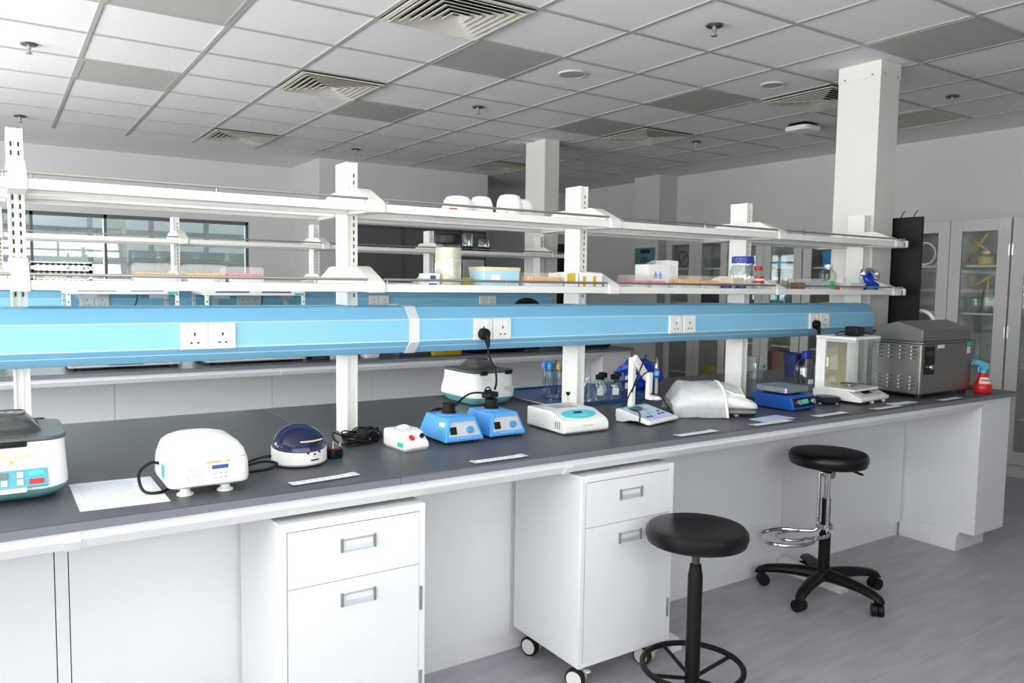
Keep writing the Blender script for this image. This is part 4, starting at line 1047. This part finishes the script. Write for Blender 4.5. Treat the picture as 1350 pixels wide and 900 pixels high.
# ------------------------------------------------------------------ things on the near shelves
ZL, ZU = 1.4605, 1.7395
def carton(name, label, cat, x0, x1, y0, y1, z, h, m, group=None, marks=(), lidm=None):
    t = thing(name, label, cat, ((x0+x1)/2, (y0+y1)/2, z), 0, group)
    w, d = (x1-x0)/2, (y1-y0)/2
    build('box_body', MB().box(-w, -d, 0, w, d, h), m, t, bevel=.0015, seg=1)
    for nm, a, b, c, e, mm in marks: build(nm, MB().box(-w+a*2*w, -d-.0008, c*h, -w+b*2*w, -d+.0005, e*h), mm, t)
    if lidm: build('lid', MB().box(-w-.002, -d-.002, h-.012, w+.002, d+.002, h+.003), lidm, t, bevel=.0015, seg=1)
    return t
def tipbox(label, x0, x1, y0, y1, h, m, fill=.55, group='pipette tip boxes on the near lower shelf', z=ZL, lid=True):
    t = thing('tip_box', label, 'tip box', ((x0+x1)/2, (y0+y1)/2, z), 0, group)
    w, d = (x1-x0)/2, (y1-y0)/2
    build('base', MB().loft([rrect(2*w-.008, 2*d-.008, .004, 0), rrect(2*w, 2*d, .005, h*.38)]), 'frost', t)
    mb = MB(); n = max(3, int(w*2/.011)); k = max(3, int(d*2/.02))
    for i in range(n):
        for j in range(k):
            x = -w+.008+(2*w-.016)*i/(n-1); y = -d+.008+(2*d-.016)*j/(k-1); mb.cyl((x, y, h*.38), (x, y, h*fill), .0038, 6)
    build('tips', mb, m, t)
    if lid: build('lid', MB().loft([rrect(2*w, 2*d, .005, h*.385), rrect(2*w-.004, 2*d-.004, .006, h*.9), rrect(2*w-.014, 2*d-.014, .006, h)]), 'tiplid', t)
    return t
# first bay
t = thing('tube_rack', 'long white metal tube rack with rows of black holes on the window-end shelf', 'rack', (.262, .078, ZL))
for k, z in enumerate((.004, .030, .052)):
    mb = MB().box(-.033, -.07, z, .12, .07, z+.004).box(-.033, -.07, z-.004, .12, -.066, z+.008)
    for i in range(10): mb.box(-.027+i*.0145, -.0708, z-.002, -.019+i*.0145, -.0698, z+.005, 1)
    build('tier', mb, ('pw', 'slot'), t)
for x in (-.029, .116):
    for y in (-.066, .066): build('leg', MB().box(x-.004, y-.004, 0, x+.004, y+.004, .058), 'pw', t)
tipbox('clear tip box with yellow tips, nearer the white tube rack', .495, .612, -.02, .11, .062, 'amber')
tipbox('clear tip box with yellow tips, beside the pink one at the window end', .640, .756, -.02, .11, .062, 'amber')
tipbox('pink tip box on the window-end shelf', .762, .876, -.02, .11, .058, 'pink', fill=.62)
t = thing('paper_stack', 'flat stack of blue and white papers at the end of the first shelf bay', 'paper', (.94, .07, ZL))
for k in range(3): build('sheet', MB().box(-.07+.004*k, -.08, .002*k, .07-.003*k, .08, .002*k+.0016), ('paper', 'paleblue', 'lblue')[k], t)
# second bay
carton('small_carton', 'small white carton with blue print beside the cloudy jar', 'carton', 1.497, 1.556, .05, .11, ZL, .050, 'paper', marks=(('print', .3, .7, .5, .85, 'lcdblue'), ('print', .2, .8, .1, .25, 'lcdblue')))
t = thing('storage_jar', 'tall cloudy glass jar with black screw lid on the near lower shelf', 'jar', (1.61, .085, ZL))
build('jar_body', MB().lathe(0, 0, [(.03, .002), (.049, .003), (.052, .012), (.052, .145), (.047, .158), (.044, .165)], 32, cap=False), 'glass', t)
build('lid', MB().lathe(0, 0, [(.05, .165), (.054, .169), (.054, .196), (.049, .202), (.002, .203)], 32), 'black', t)
build('contents', MB().lathe(0, 0, [(.049, .005), (.0495, .08), (.049, .15)], 28), 'veiljar', t)
rows = [[(.0527*math.cos(math.radians(-95+60*k/8)), .0527*math.sin(math.radians(-95+60*k/8)), z) for k in range(9)] for z in (.095, .105)]
build('marker_writing', MB().sheet(rows), 'ink', t, smooth=2)
carton('yellow_box', 'low olive-yellow box behind the cloudy jar', 'box', 1.675, 1.74, .09, .15, ZL, .036, 'olive')
t = thing('glove_box', 'pale blue and white glove carton with ragged open top', 'carton', (1.808, .06, ZL))
build('box_body', MB().loft([rrect(.165, .11, .006, 0), rrect(.172, .115, .006, .070), rrect(.166, .109, .005, .076)]), 'lblue', t)
build('torn_top', MB().loft([rrect(.174, .117, .006, .064), rrect(.176, .119, .006, .079), rrect(.165, .108, .005, .078), rrect(.165, .108, .005, .064)], closed=True), 'cream', t)
build('print', MB().box(-.05, -.0585, .02, -.01, -.0565, .05), 'paper', t)
tipbox('long white tip box with yellow tips beside the pale blue carton', 1.915, 2.095, -.02, .10, .062, 'amber', fill=.72)
carton('yellow_sticker_box', 'white box with a yellow sticker panel next to the long tip box', 'box', 2.105, 2.172, -.02, .10, ZL, .064, 'paper', marks=(('sticker', .1, .75, .35, .95, 'yellow'),))
carton('storage_box', 'white box with two yellow tape bands by the third rack post', 'box', 2.18, 2.30, -.02, .12, ZL, .062, 'pw', marks=(('tape_band', .12, .26, 0, 1, 'yellow'), ('tape_band', .58, .72, 0, 1, 'yellow')), lidm='pw')
# third bay
tipbox('pink tip box right after the third rack post', 2.50, 2.575, -.015, .12, .062, 'pink', fill=.6)
tipbox('pink tip box beside the white dispenser', 2.60, 2.68, -.02, .045, .062, 'pink', fill=.6)
t = thing('tissue_dispenser', 'white dispenser box with two blue drop shapes printed on it', 'dispenser', (2.735, .098, ZL))
build('box_body', MB().prism([(-.10, 0), (.09, 0), (.09, .132), (.03, .134), (.012, .115), (-.10, .112)], 'y', -.045, .045), 'pw', t, bevel=.002)
for x in (-.055, -.025): build('drop_print', MB().prism([(x+.011*math.cos(a*PI/8), .058+.012*math.sin(a*PI/8)) if a not in (4,) else (x, .084) for a in range(16)], 'y', -.0462, -.0445), 'kblue', t)
build('corner_print', bars(.04, .075, .07, .11, 4, -.045, seed=3), 'ink', t)
build('tissue', MB().sheet([[(-.08+.02*i, -.02+.02*j, .112+.026*math.sin(i*1.1)*math.cos(j)*(1-abs(i-2)/4)) for j in range(4)] for i in range(5)]), 'frost', t, smooth=2)
tipbox('long clear tip box with yellow tips in front of the dispenser', 2.76, 2.90, -.022, .045, .064, 'amber', fill=.72)
tipbox('clear tip box with pale yellow tips next to the long one', 2.905, 3.03, -.022, .09, .064, 'amber', fill=.66)
tipbox('red-pink tip box at the middle of the third bay', 3.05, 3.17, .02, .12, .045, 'pink', fill=.7, lid=False)
carton('small_carton', 'low cream carton between the pink tip box and the blue-lidded jar', 'carton', 3.18, 3.265, .03, .12, ZL, .060, 'cream')
c0 = None
for x, lb in ((3.10, 'dark blue bottle cap on the shelf edge, nearer the red-pink tip box'), (3.205, 'dark blue bottle cap on the shelf edge, nearer the blue-lidded jar')):
    t = thing('bottle_cap', lb, 'cap', (x, .0, ZL), 0, 'loose blue caps')
    build('cap', MB().lathe(0, 0, [(.024, 0), (.025, .002), (.025, .017), (.022, .020), (.002, .020)], 24), 'capblue', t)
t = thing('storage_jar', 'clear glass jar with blue screw lid by the fourth rack post', 'jar', (3.315, .085, ZL))
build('jar_body', MB().lathe(0, 0, [(.03, .002), (.056, .003), (.062, .012), (.062, .095), (.055, .115), (.046, .125), (.046, .135)], 32, cap=False), 'glass', t)
build('lid', MB().lathe(0, 0, [(.052, .134), (.055, .137), (.055, .164), (.051, .168), (.002, .168)], 32), 'capblue', t)
t = thing('striped_bottle', 'small clear bottle with red and white striped label beside the blue-lidded jar', 'bottle', (3.405, .06, ZL))
build('bottle_body', MB().lathe(0, 0, [(.018, .002), (.029, .004), (.031, .03), (.028, .055), (.02, .085), (.018, .1)], 24, cap=False), 'glass', t)
build('red_label', MB().lathe(0, 0, [(.0315, .035), (.030, .07)], 24, cap=False), 'btnred', t)
build('label_band', MB().lathe(0, 0, [(.0322, .048), (.0318, .057)], 24, cap=False), 'paper', t)
build('cap', MB().lathe(0, 0, [(.021, .099), (.022, .102), (.022, .117), (.018, .12), (.001, .12)], 20), 'btnred', t)
for k, (x, y, c, lb) in enumerate(((3.50, .03, 'pw', 'small white-capped vial with clear liquid after the striped bottle'), (3.545, -.0, 'cream', 'small vial with yellow liquid, nearer the rack bracket'), (3.585, .03, 'cream', 'small vial with yellow liquid, beside the pale blue tip boxes'))):
    t = thing('vial', lb, 'vial', (x, y, ZL), 0, 'small vials at the fourth rack post')
    build('vial_body', MB().lathe(0, 0, [(.012, .002), (.019, .003), (.019, .045), (.015, .052)], 18, cap=False), 'glass', t)
    build('contents', MB().lathe(0, 0, [(.0172, .004), (.0172, .03)], 18), 'olive' if k else 'frost', t)
    build('cap', MB().lathe(0, 0, [(.016, .051), (.017, .054), (.017, .068), (.001, .069)], 18), c, t)
# last bay
carton('small_carton', 'small brown carton at the start of the last shelf bay', 'carton', 3.655, 3.70, -.01, .05, ZL, .042, 'brown')
for k, (a, b, lb) in enumerate(((3.71, 3.80, 'pale blue tip box nearest the fourth rack post'), (3.805, 3.89, 'middle pale blue tip box of the last shelf bay'), (3.895, 3.975, 'pale blue tip box beside the green-labelled bottle'))):
    tipbox(lb, a, b, .03, .14, .064, 'lblue', fill=.66)
lab_bottle('reagent_bottle', 'clear stoppered bottle with green label on the last shelf bay', (4.035, .09, ZL), .046, .148, .018, .03, 'boxclear', patch=(-150, -95, .025, .055, 'green'))
t = thing('bottle_cap', 'red bottle cap below the green-labelled bottle at the shelf edge', 'cap', (3.985, -.01, ZL))
build('cap', MB().lathe(0, 0, [(.016, 0), (.017, .012), (.014, .015), (.001, .015)], 20), 'red', t)
t = thing('plastic_tray', 'shallow translucent tray on the last shelf bay, before the blue clamp', 'tray', (4.178, .06, ZL))
build('tray_body', MB().loft([rrect(.13, .11, .01, .0), rrect(.165, .14, .012, .045), rrect(.159, .134, .010, .045), rrect(.125, .105, .008, .004)], closed=True), 'frost', t)
t = thing('clamp', 'crumpled bright blue and silver clamp heap on the last shelf bay', 'clamp', (4.362, .040, ZL))
t.scale = (1.0, 1.0, 1.2)
build('blue_grip', MB().tube(spline([(-.085, -.02, .021), (-.04, .0, .034), (0, -.01, .05), (.02, .02, .08), (-.005, .03, .09), (-.03, .0, .055), (.03, -.03, .021)], 6), .016, 10), 'bag', t)
build('metal_jaw', MB().tube(spline([(-.075, .0, .1), (-.06, .01, .085), (-.02, .02, .095), (.03, .02, .105), (.07, .0, .085), (.06, -.01, .06), (.02, .03, .07)], 6), .009, 8), 'chrome', t)
build('boss_head', MB().lathe(-.065, .0, [(.004, .07), (.017, .076), (.019, .09), (.012, .104), (.001, .106)], 16), 'chrome', t)
build('leaf_handle', MB().box(-.09, -.055, .0, -.02, -.036, .014), 'panel', t, bevel=.004)
t = thing('beaker', 'small glass beaker with bluish bottom at the column end of the lower shelf', 'beaker', (4.434, .108, ZL))
build('beaker_wall', MB().lathe(0, 0, [(.01, .003), (.034, .003), (.036, .008), (.036, .085), (.040, .09), (.038, .09)], 28, cap=False), 'glass', t)
build('contents', MB().lathe(0, 0, [(.033, .005), (.033, .02)], 24), 'panel', t)
# upper shelf
for k, (x, y, ry, h, lb) in enumerate(((1.65, .085, .06, .072, 'white plastic bowl upside down on the upper shelf, nearest the second post'), (1.765, .098, .048, .080, 'white plastic bowl on the upper shelf, half hidden behind the larger bowl'),
                                       (1.865, .045, .055, .090, 'largest white plastic bowl of the upper shelf, in front of its pair'), (1.965, .10, .046, .082, 'white plastic bowl of the upper shelf nearest the third post'))):
    t = thing('plastic_bowl', lb, 'bowl', (x, y, ZU), 0, 'white plastic bowls on the upper shelf')
    build('bowl_body', MB().lathe(0, 0, [(ry, .0), (ry+.003, .004), (ry, .03), (ry*.9, h*.72), (ry*.72, h*.93), (ry*.4, h), (.002, h)], 32), 'pw', t)
    build('rim', MB().tube([(ry*1.03*math.cos(a*PI/16), ry*1.03*math.sin(a*PI/16), .0035) for a in range(32)], .003, 6, 0, True), 'frost', t)
t = thing('marker_pen', 'short red and white marker lying on the upper shelf edge', 'pen', (1.565, .0, ZU+.008))
build('pen_body', MB().cyl((-.03, 0, 0), (0, 0, 0), .0075, 14), 'pw', t)
build('pen_cap', MB().cyl((0, 0, 0), (.032, 0, 0), .0085, 14), 'red', t)

# ------------------------------------------------------------------ far bench equipment
def clear_cabinet(label, x0, x1, y0, y1, h, mid):
    t = thing('bench_cabinet', label, 'clear cabinet', ((x0+x1)/2, (y0+y1)/2, ZB), 0, 'clear cabinets on the far bench')
    w, d = (x1-x0)/2, (y1-y0)/2
    build('base_plate', MB().box(-w, -d, .018, w, d, .075), 'lgrey', t, bevel=.003)
    build('base_label', MB().box(-.1, -d-.001, .028, .1, -d+.001, .055), mid, t)
    for x in (-w*.93, w*.85): build('yellow_sticker', MB().box(x, -d-.001, .028, x+.03, -d+.001, .042), 'yellow', t)
    build('top_plate', MB().box(-w, -d, h-.03, w, d, h), 'pw', t, bevel=.003)
    for a, b in ((-.8, -.15), (.1, .7)): build('blue_stripe', MB().box(w*a, -d-.001, h-.012, w*b, -d+.001, h-.002), 'lcdblue', t)
    build('green_sticker', MB().box(w*.78, -d-.001, h-.026, w*.97, -d+.001, h-.012), 'tealst', t)
    for x in (-w+.012, w-.012):
        for y in (-d+.012, d-.012):
            mb = MB().box(x-.011, y-.011, .0752, x+.011, y+.011, h-.0302)
            for k in range(9): mb.cyl((x, y-.0105, .11+k*.045), (x, y-.0115, .11+k*.045), .005, 10, 1)
            build('corner_post', mb, ('pw', 'slot'), t)
    build('lamp_box', MB().box(-w+.06, -d+.05, h-.055, -w+.17, d-.05, h-.031), 'alu', t)
    build('lamp_box', MB().box(w-.17, -d+.05, h-.055, w-.06, d-.05, h-.031), 'alu', t)
    for s in (-1, 1): build('side_glass', MB().box(s*(w-.004)-.0015, -d+.024, .0755, s*(w-.004)+.0015, d-.024, h-.0305), 'pane', t)
    build('front_glass', MB().box(-w+.024, -d+.006, .0755, w-.024, -d+.009, h-.0305), 'pane', t)
    build('cable', MB().tube(spline([(w*.35, d*.3, h-.032), (w*.3, d*.2, h-.1), (w*.15, d*.3, h-.2), (w*.1, d*.5, .08)], 6), .004, 6), 'black', t)
    for x in (-w+.03, w-.03):
        for y in (-d+.03, d-.03): build('foot', MB().lathe(x, y, [(.018, 0), (.018, .0185)], 12), 'rubber', t)
clear_cabinet('clear bench cabinet with blue stripes on the far bench, at the window end', .50, 1.14, 2.84, 3.27, .503, 'lcdblue')
clear_cabinet('clear bench cabinet with blue stripes on the far bench, behind the second rack post', 1.30, 1.975, 2.84, 3.27, .497, 'paper')
def plain_box(name, label, cat, x0, x1, y0, y1, h, m, lidm=None):
    t = thing(name, label, cat, ((x0+x1)/2, (y0+y1)/2, ZB)); w, d = (x1-x0)/2, (y1-y0)/2
    build('box_body', MB().loft([rrect(2*w-.01, 2*d-.01, .006, 0), rrect(2*w, 2*d, .008, .01), rrect(2*w, 2*d, .008, h)]), m, t)
    build('lid', MB().loft([rrect(2*w+.006, 2*d+.006, .008, h+.0003), rrect(2*w+.006, 2*d+.006, .008, h+.018), rrect(2*w-.01, 2*d-.01, .006, h+.022)]), lidm or m, t)
plain_box('grey_box', 'dark grey box on the far bench next to the second clear cabinet', 'box', 2.03, 2.15, 2.86, 3.0, .14, 'dgrey')
plain_box('pale_box', 'pale grey box on the far bench just before the second near post', 'box', 2.17, 2.27, 2.86, 2.98, .12, 'lgrey')
plain_box('pink_box', 'pale pink box on the far bench just past the second near post', 'box', 2.44, 2.55, 2.85, 2.97, .10, 'paper', 'pink')
plain_box('yellow_box', 'olive-yellow box on the far bench below the joint strip', 'box', 2.99, 3.25, 2.82, 2.96, .09, 'olive')
t = thing('tube_rack', 'white and black tube rack on the far bench below the joint strip', 'rack', (2.84, 2.90, ZB))
build('base', MB().box(-.13, -.05, 0, .13, .05, .045), 'dgrey', t, bevel=.003)
mb = MB().box(-.135, -.055, .06, .135, .055, .075)
for i in range(8): mb.box(-.125+i*.033, -.0562, .062, -.108+i*.033, -.0545, .072, 1)
build('top_tier', mb, ('pw', 'slot'), t)
for x in (-.125, .125): build('leg', MB().box(x-.006, -.05, .0452, x+.006, .05, .0598), 'pw', t)
t = thing('hotplate_tray', 'flat black tray on the far bench above the backward centrifuge', 'tray', (3.62, 2.97, ZB))
build('tray_body', MB().loft([rrect(.50, .26, .02, 0), rrect(.54, .30, .02, .045), rrect(.53, .29, .018, .045), rrect(.49, .25, .015, .006)], closed=True), 'black', t)
t = thing('round_vessel', 'black domed vessel on the far bench behind the trunking', 'vessel', (4.07, 3.10, ZB))
build('body', MB().lathe(0, 0, [(.12, 0), (.125, .01), (.125, .32)], 36), 'dgrey', t)
build('dome_lid', MB().lathe(0, 0, [(.13, .3203), (.13, .345), (.11, .40), (.07, .435), (.02, .45), (.001, .45)], 36), 'black', t)
t = thing('hotplate_tray', 'flat dark tray at the column end of the far bench', 'tray', (4.62, 2.98, ZB))
build('tray_body', MB().loft([rrect(.42, .24, .02, 0), rrect(.46, .28, .02, .03), rrect(.45, .27, .018, .03), rrect(.41, .23, .015, .006)], closed=True), 'dgrey', t)
for x, y, r_, h, lb in ((3.575, 3.31, .045, .16, 'glass jar standing upside down on a black lid, behind the cloudy jar'), (3.73, 3.29, .05, .115, 'short glass jar upside down on a black lid, farther along the far upper shelf')):
    t = thing('glass_jar', lb, 'jar', (x, y, ZU+.0), 0, 'glass jars on the far upper shelf')
    build('lid', MB().lathe(0, 0, [(r_+.004, 0), (r_+.006, .004), (r_+.006, .04), (r_, .045), (.001, .045)], 24), 'black', t)
    build('jar_body', MB().lathe(0, 0, [(r_*.8, .046), (r_, .055), (r_, h-.01), (r_*.93, h), (.01, h)], 24, cap=False), 'glass', t)

# ------------------------------------------------------------------ cabinets along the right wall
def cabinet(y0, y1, label, shelves=(.45, .86, 1.27, 1.66)):
    t = thing('glass_cabinet', label, 'cabinet', (6.8, y0, 0), 0, 'grey glass-door cabinets along the wall')
    L = y1-y0-.006; D = .44; Ht = 2.05
    build('carcass', MB().box(.022, 0, .1, D, .018, Ht).box(.022, L-.018, .1, D, L, Ht).box(D-.015, .018, .1, D, L-.018, Ht).box(.022, .018, Ht-.02, D-.015, L-.018, Ht).box(.022, .018, .1, D-.015, L-.018, .12), 'cab', t)
    build('plinth', MB().box(.03, 0, 0, D, L, .0995), 'cab', t)
    for z in shelves: build('shelf', MB().box(.05, .0185, z, D-.0155, L-.0185, z+.018), 'cab', t)
    for k in range(2):
        a = k*L/2+.002; b = (k+1)*L/2-.002
        s = .095
        mb = MB().box(0, a, .105, .020, a+s, Ht-.003).box(0, b-s, .105, .020, b, Ht-.003).box(0, a+s, Ht-.10, .020, b-s, Ht-.003).box(0, a+s, .105, .020, b-s, .21)
        d = build('door', mb, 'cab', t, bevel=.002)
        build('glass', MB().box(.008, a+s, .21, .012, b-s, Ht-.10), 'pane', d)
        hy = a+.006 if k == 0 else b-.006
        for z in (.4, 1.1, 1.75): build('hinge', MB().box(-.004, hy-.006, z, .0, hy+.006, z+.09), 'alu', d)
        gy = b-.03 if k == 0 else a+.03
        build('handle', MB().box(-.012, gy-.006, .98, -.0002, gy+.006, 1.08), 'alu', d, bevel=.002)
    return t
C5 = [(-.565, .380, 'grey glass-door cabinet at the near end, cut off by the edge of the view'), (.383, 1.330, 'grey glass-door cabinet with yellow sticks behind the red spray bottle'), (1.333, 2.278, 'grey glass-door cabinet behind the near column and black board'),
      (2.281, 3.222, 'grey glass-door cabinet seen behind the blue-lidded jar'), (3.225, 4.17, 'grey glass-door cabinet farthest along, next to the wall pilaster')]
for a, b, lb in C5: cabinet(a, b, lb)
def shelf_item(name, label, cat, kind, y, z, w, h, m, x=6.98, group=None):
    t = thing(name, label, cat, (x, y, z+.0185), 0, group)
    if kind == 'box':
        build('box_body', MB().loft([rrect(.16, w-.006, .004, 0), rrect(.165, w, .005, h-.02)]), m, t)
        build('lid', MB().loft([rrect(.17, w+.004, .005, h-.0197), rrect(.17, w+.004, .005, h)]), m, t)
    elif kind == 'beaker':
        build('beaker_wall', MB().lathe(0, 0, [(.01, .003), (w/2*.95, .003), (w/2, .01), (w/2, h*.94), (w/2+.005, h)], 20, cap=False), 'glass', t)
    elif kind == 'bottle':
        build('bottle_body', MB().lathe(0, 0, [(w/2*.9, 0), (w/2, .006), (w/2, h*.6), (w/5, h*.8), (w/5, h*.88)], 20), m, t)
        build('cap', MB().lathe(0, 0, [(w/4, h*.88), (w/4, h), (.001, h)], 16), 'pw', t)
    elif kind == 'coil':
        for k in range(3): build('loop', MB().tube([(.03*k-.06, w/2*math.cos(a*PI/14), w/2+.008+w/2*math.sin(a*PI/14)) for a in range(28)], .008, 8, 0, True), m, t)
    return t
shelf_item('hose_coil', 'white coiled hose on a high shelf of the cabinet behind the black board', 'hose', 'coil', 1.10, 1.66, .19, .2, 'pw', x=6.93)
shelf_item('hose_coil', 'white coiled hose on a low shelf of the cabinet behind the black board', 'hose', 'coil', 1.10, 1.16-.3, .19, .2, 'pw', x=6.93)
t = thing('wooden_rack', 'pale yellow crossed sticks on the top shelf of the yellow-stick cabinet', 'rack', (6.97, .66, 1.679))
for k, (a, b) in enumerate((((.12, .23), (-.12, .06)), ((-.02, .27), (.13, .03)), ((-.12, .02), (.12, .02)))): build('stick', MB().cyl((.01*k, a[0], a[1]), (.01*k, b[0], b[1]), .011, 8), 'wood', t)
t = thing('wooden_rack', 'pale yellow leaning stick on the second shelf of the yellow-stick cabinet', 'rack', (6.97, .66, 1.289))
build('stick', MB().cyl((0, -.10, .32), (0, .09, .2), .011, 8), 'wood', t); build('stick', MB().cyl((0, -.05, .29), (0, -.05, .012), .011, 8), 'wood', t)
shelf_item('glass_bowl', 'amber bowl on the top shelf of the yellow-stick cabinet', 'bowl', 'bottle', .60, 1.66, .13, .11, 'wood', x=6.9)
for k, (y, z, w, h, lb) in enumerate(((.80, 1.27, .07, .13, 'beaker on the second shelf of the yellow-stick cabinet, nearest the black board'), (.70, 1.27, .06, .12, 'beaker on the second shelf of the yellow-stick cabinet, second from the black board'), (.605, 1.27, .09, .20, 'tall beaker on the second shelf of the yellow-stick cabinet'), (.515, 1.27, .06, .11, 'small beaker on the second shelf at the hinge side of the yellow-stick cabinet'),
                                 (.78, .86, .08, .18, 'tall beaker on the third shelf of the yellow-stick cabinet, nearest the black board'), (.66, .86, .06, .20, 'slim beaker on the third shelf of the yellow-stick cabinet'), (.54, .86, .09, .15, 'wide beaker on the third shelf of the yellow-stick cabinet'))):
    shelf_item('beaker', lb, 'beaker', 'beaker', y, z, w, h, 'glass', group='beakers in the yellow-stick cabinet', x=6.95)
for y, z, w, h, m, lb in ((2.04, 1.66, .16, .16, 'kblue', 'blue box on the top shelf of the cabinet behind the black board'), (2.03, 1.27, .18, .05, 'olive', 'yellow-green box on the second shelf behind the green-labelled bottle'), (2.02, .86, .17, .12, 'dgrey', 'dark box on the third shelf behind the socket near the column'),
                          (2.60, .45, .24, .34, 'brown', 'dark red-brown carton on the low shelf seen behind the glass bottle'), (2.42, .45, .10, .24, 'wood', 'tan carton beside the dark red-brown carton on the low shelf'), (2.63, 1.66, .18, .10, 'lblue', 'pale box on the top shelf behind the pale blue tip boxes'), (2.60, 1.27, .22, .13, 'panel', 'teal box on the second shelf behind the last shelf bay'),
                          (3.02, 1.27, .16, .12, 'dgrey', 'dark box on the second shelf behind the blue-lidded jar'), (3.60, 1.27, .2, .1, 'dgrey', 'dark low box on the second shelf, seen above the trunking past the pink tips'), (3.58, 1.66, .12, .11, 'mgrey', 'grey box on the top shelf, seen above the yellow tips'),
                          (3.58, .86, .2, .14, 'navy', 'navy box seen below the trunking between the pH meter and the fourth post'), (4.0, .86, .18, .16, 'dgrey', 'dark box seen below the trunking right of the pH meter arm'), (3.52, .45, .18, .12, 'olive', 'olive carton on the low shelf of the farthest cabinet')):
    shelf_item('storage_box', lb, 'box', 'box', y, z, w, h, m, group='boxes in the wall cabinets')
for y, lb in ((2.72, 'clear bottle on the top shelf behind the small vials'), (2.52, 'clear bottle on the second shelf behind the small vials')):
    shelf_item('reagent_bottle', lb, 'bottle', 'bottle', y, 1.66 if y > 2.6 else 1.27, .07, .16, 'acr', x=6.865, group='bottles in the wall cabinets')
t = thing('cable_coil', 'black cable coil on the top shelf of the farthest glass-door cabinet', 'cable', (6.95, 4.0, 1.679))
build('coil', MB().tube(spline([(0, -.09, .02), (0, -.02, .17), (0, .07, .2), (0, .09, .1), (0, .02, .02), (0, -.06, .06), (0, -.03, .16), (0, .09, .02)], 8), .008, 8), 'black', t)
t = thing('wall_poster', 'teal poster with dark title block on the wall pilaster beyond the dispenser', 'poster', (6.9485, 4.69, 1.84))
build('sheet', MB().box(-.002, -.19, -.12, .001, .17, .10), 'poster', t)
build('title_block', MB().box(-.003, -.10, .03, -.0015, .07, .08), 'navy', t)
mb = MB()
for k in range(3): mb.box(-.003, -.06, -.03-k*.022, -.0015, .08-.03*(k % 2), -.02-k*.022)
build('print', mb, 'navy', t)

# ------------------------------------------------------------------ daylight and camera
def daylight(name, loc, rot, sx, sy, power, rgb=(255, 255, 255)):
    l = bpy.data.lights.new(name, 'AREA'); l.shape = 'RECTANGLE'; l.size = sx; l.size_y = sy; l.energy = power; l.color = lin(rgb)
    o = bpy.data.objects.new(name, l); COL.objects.link(o); o.location = loc; o.rotation_euler = rot
daylight('daylight_window_band', (.05, -3.5, 1.72), (PI/2+.7, 0, 0), 5.0, 1.7, 120, (250, 253, 254))
daylight('daylight_side_windows', (-2.75, .7, 1.72), (PI/2+.85, 0, -PI/2), 7.6, 1.7, 575, (252, 253, 252))
daylight('daylight_rear_room', (1.5, 9.36, 1.8), (PI/2, 0, PI), 4.0, 1.2, 110, (250, 253, 254))
w = bpy.data.worlds.new('sky'); bpy.context.scene.world = w; w.use_nodes = True
nt = w.node_tree; bg = nt.nodes['Background']
sky = nt.nodes.new('ShaderNodeTexSky'); sky.sky_type = 'HOSEK_WILKIE'; sky.turbidity = 6; sky.ground_albedo = .4
sky.sun_direction = Vector((-.5, -.6, .62)).normalized()
mx = nt.nodes.new('ShaderNodeMix'); mx.data_type = 'RGBA'; mx.inputs['Factor'].default_value = .9
mx.inputs['B'].default_value = (*lin((216, 224, 230)), 1)
nt.links.new(sky.outputs[0], mx.inputs['A']); nt.links.new(mx.outputs['Result'], bg.inputs['Color'])
bg.inputs['Strength'].default_value = .72

cd = bpy.data.cameras.new('camera'); cam = bpy.data.objects.new('camera', cd); COL.objects.link(cam)
cd.sensor_width = 36; cd.lens = 36*1024.86/1350; cd.clip_start = .05; cd.clip_end = 200
yaw, pitch, roll = .58639415, -.0751389, .01411391
f = Vector((math.sin(yaw)*math.cos(pitch), math.cos(yaw)*math.cos(pitch), math.sin(pitch)))
r = Vector((math.cos(yaw), -math.sin(yaw), 0)); u = r.cross(f)
rr = r*math.cos(roll)+u*math.sin(roll); uu = -r*math.sin(roll)+u*math.cos(roll)
cam.matrix_world = Matrix(((rr.x, uu.x, -f.x, .144), (rr.y, uu.y, -f.y, -2.5777), (rr.z, uu.z, -f.z, 1.4786), (0, 0, 0, 1)))
sc = bpy.context.scene; sc.camera = cam
sc.view_settings.view_transform = 'Standard'; sc.view_settings.look = 'None'; sc.view_settings.gamma = 1; sc.view_settings.use_curve_mapping = False
sc.view_settings.exposure = .06
sc.cycles.max_bounces = 10; sc.cycles.diffuse_bounces = 6; sc.cycles.glossy_bounces = 4; sc.cycles.transparent_max_bounces = 16
sc.cycles.use_denoising = True; sc.cycles.caustics_reflective = False; sc.cycles.caustics_refractive = False
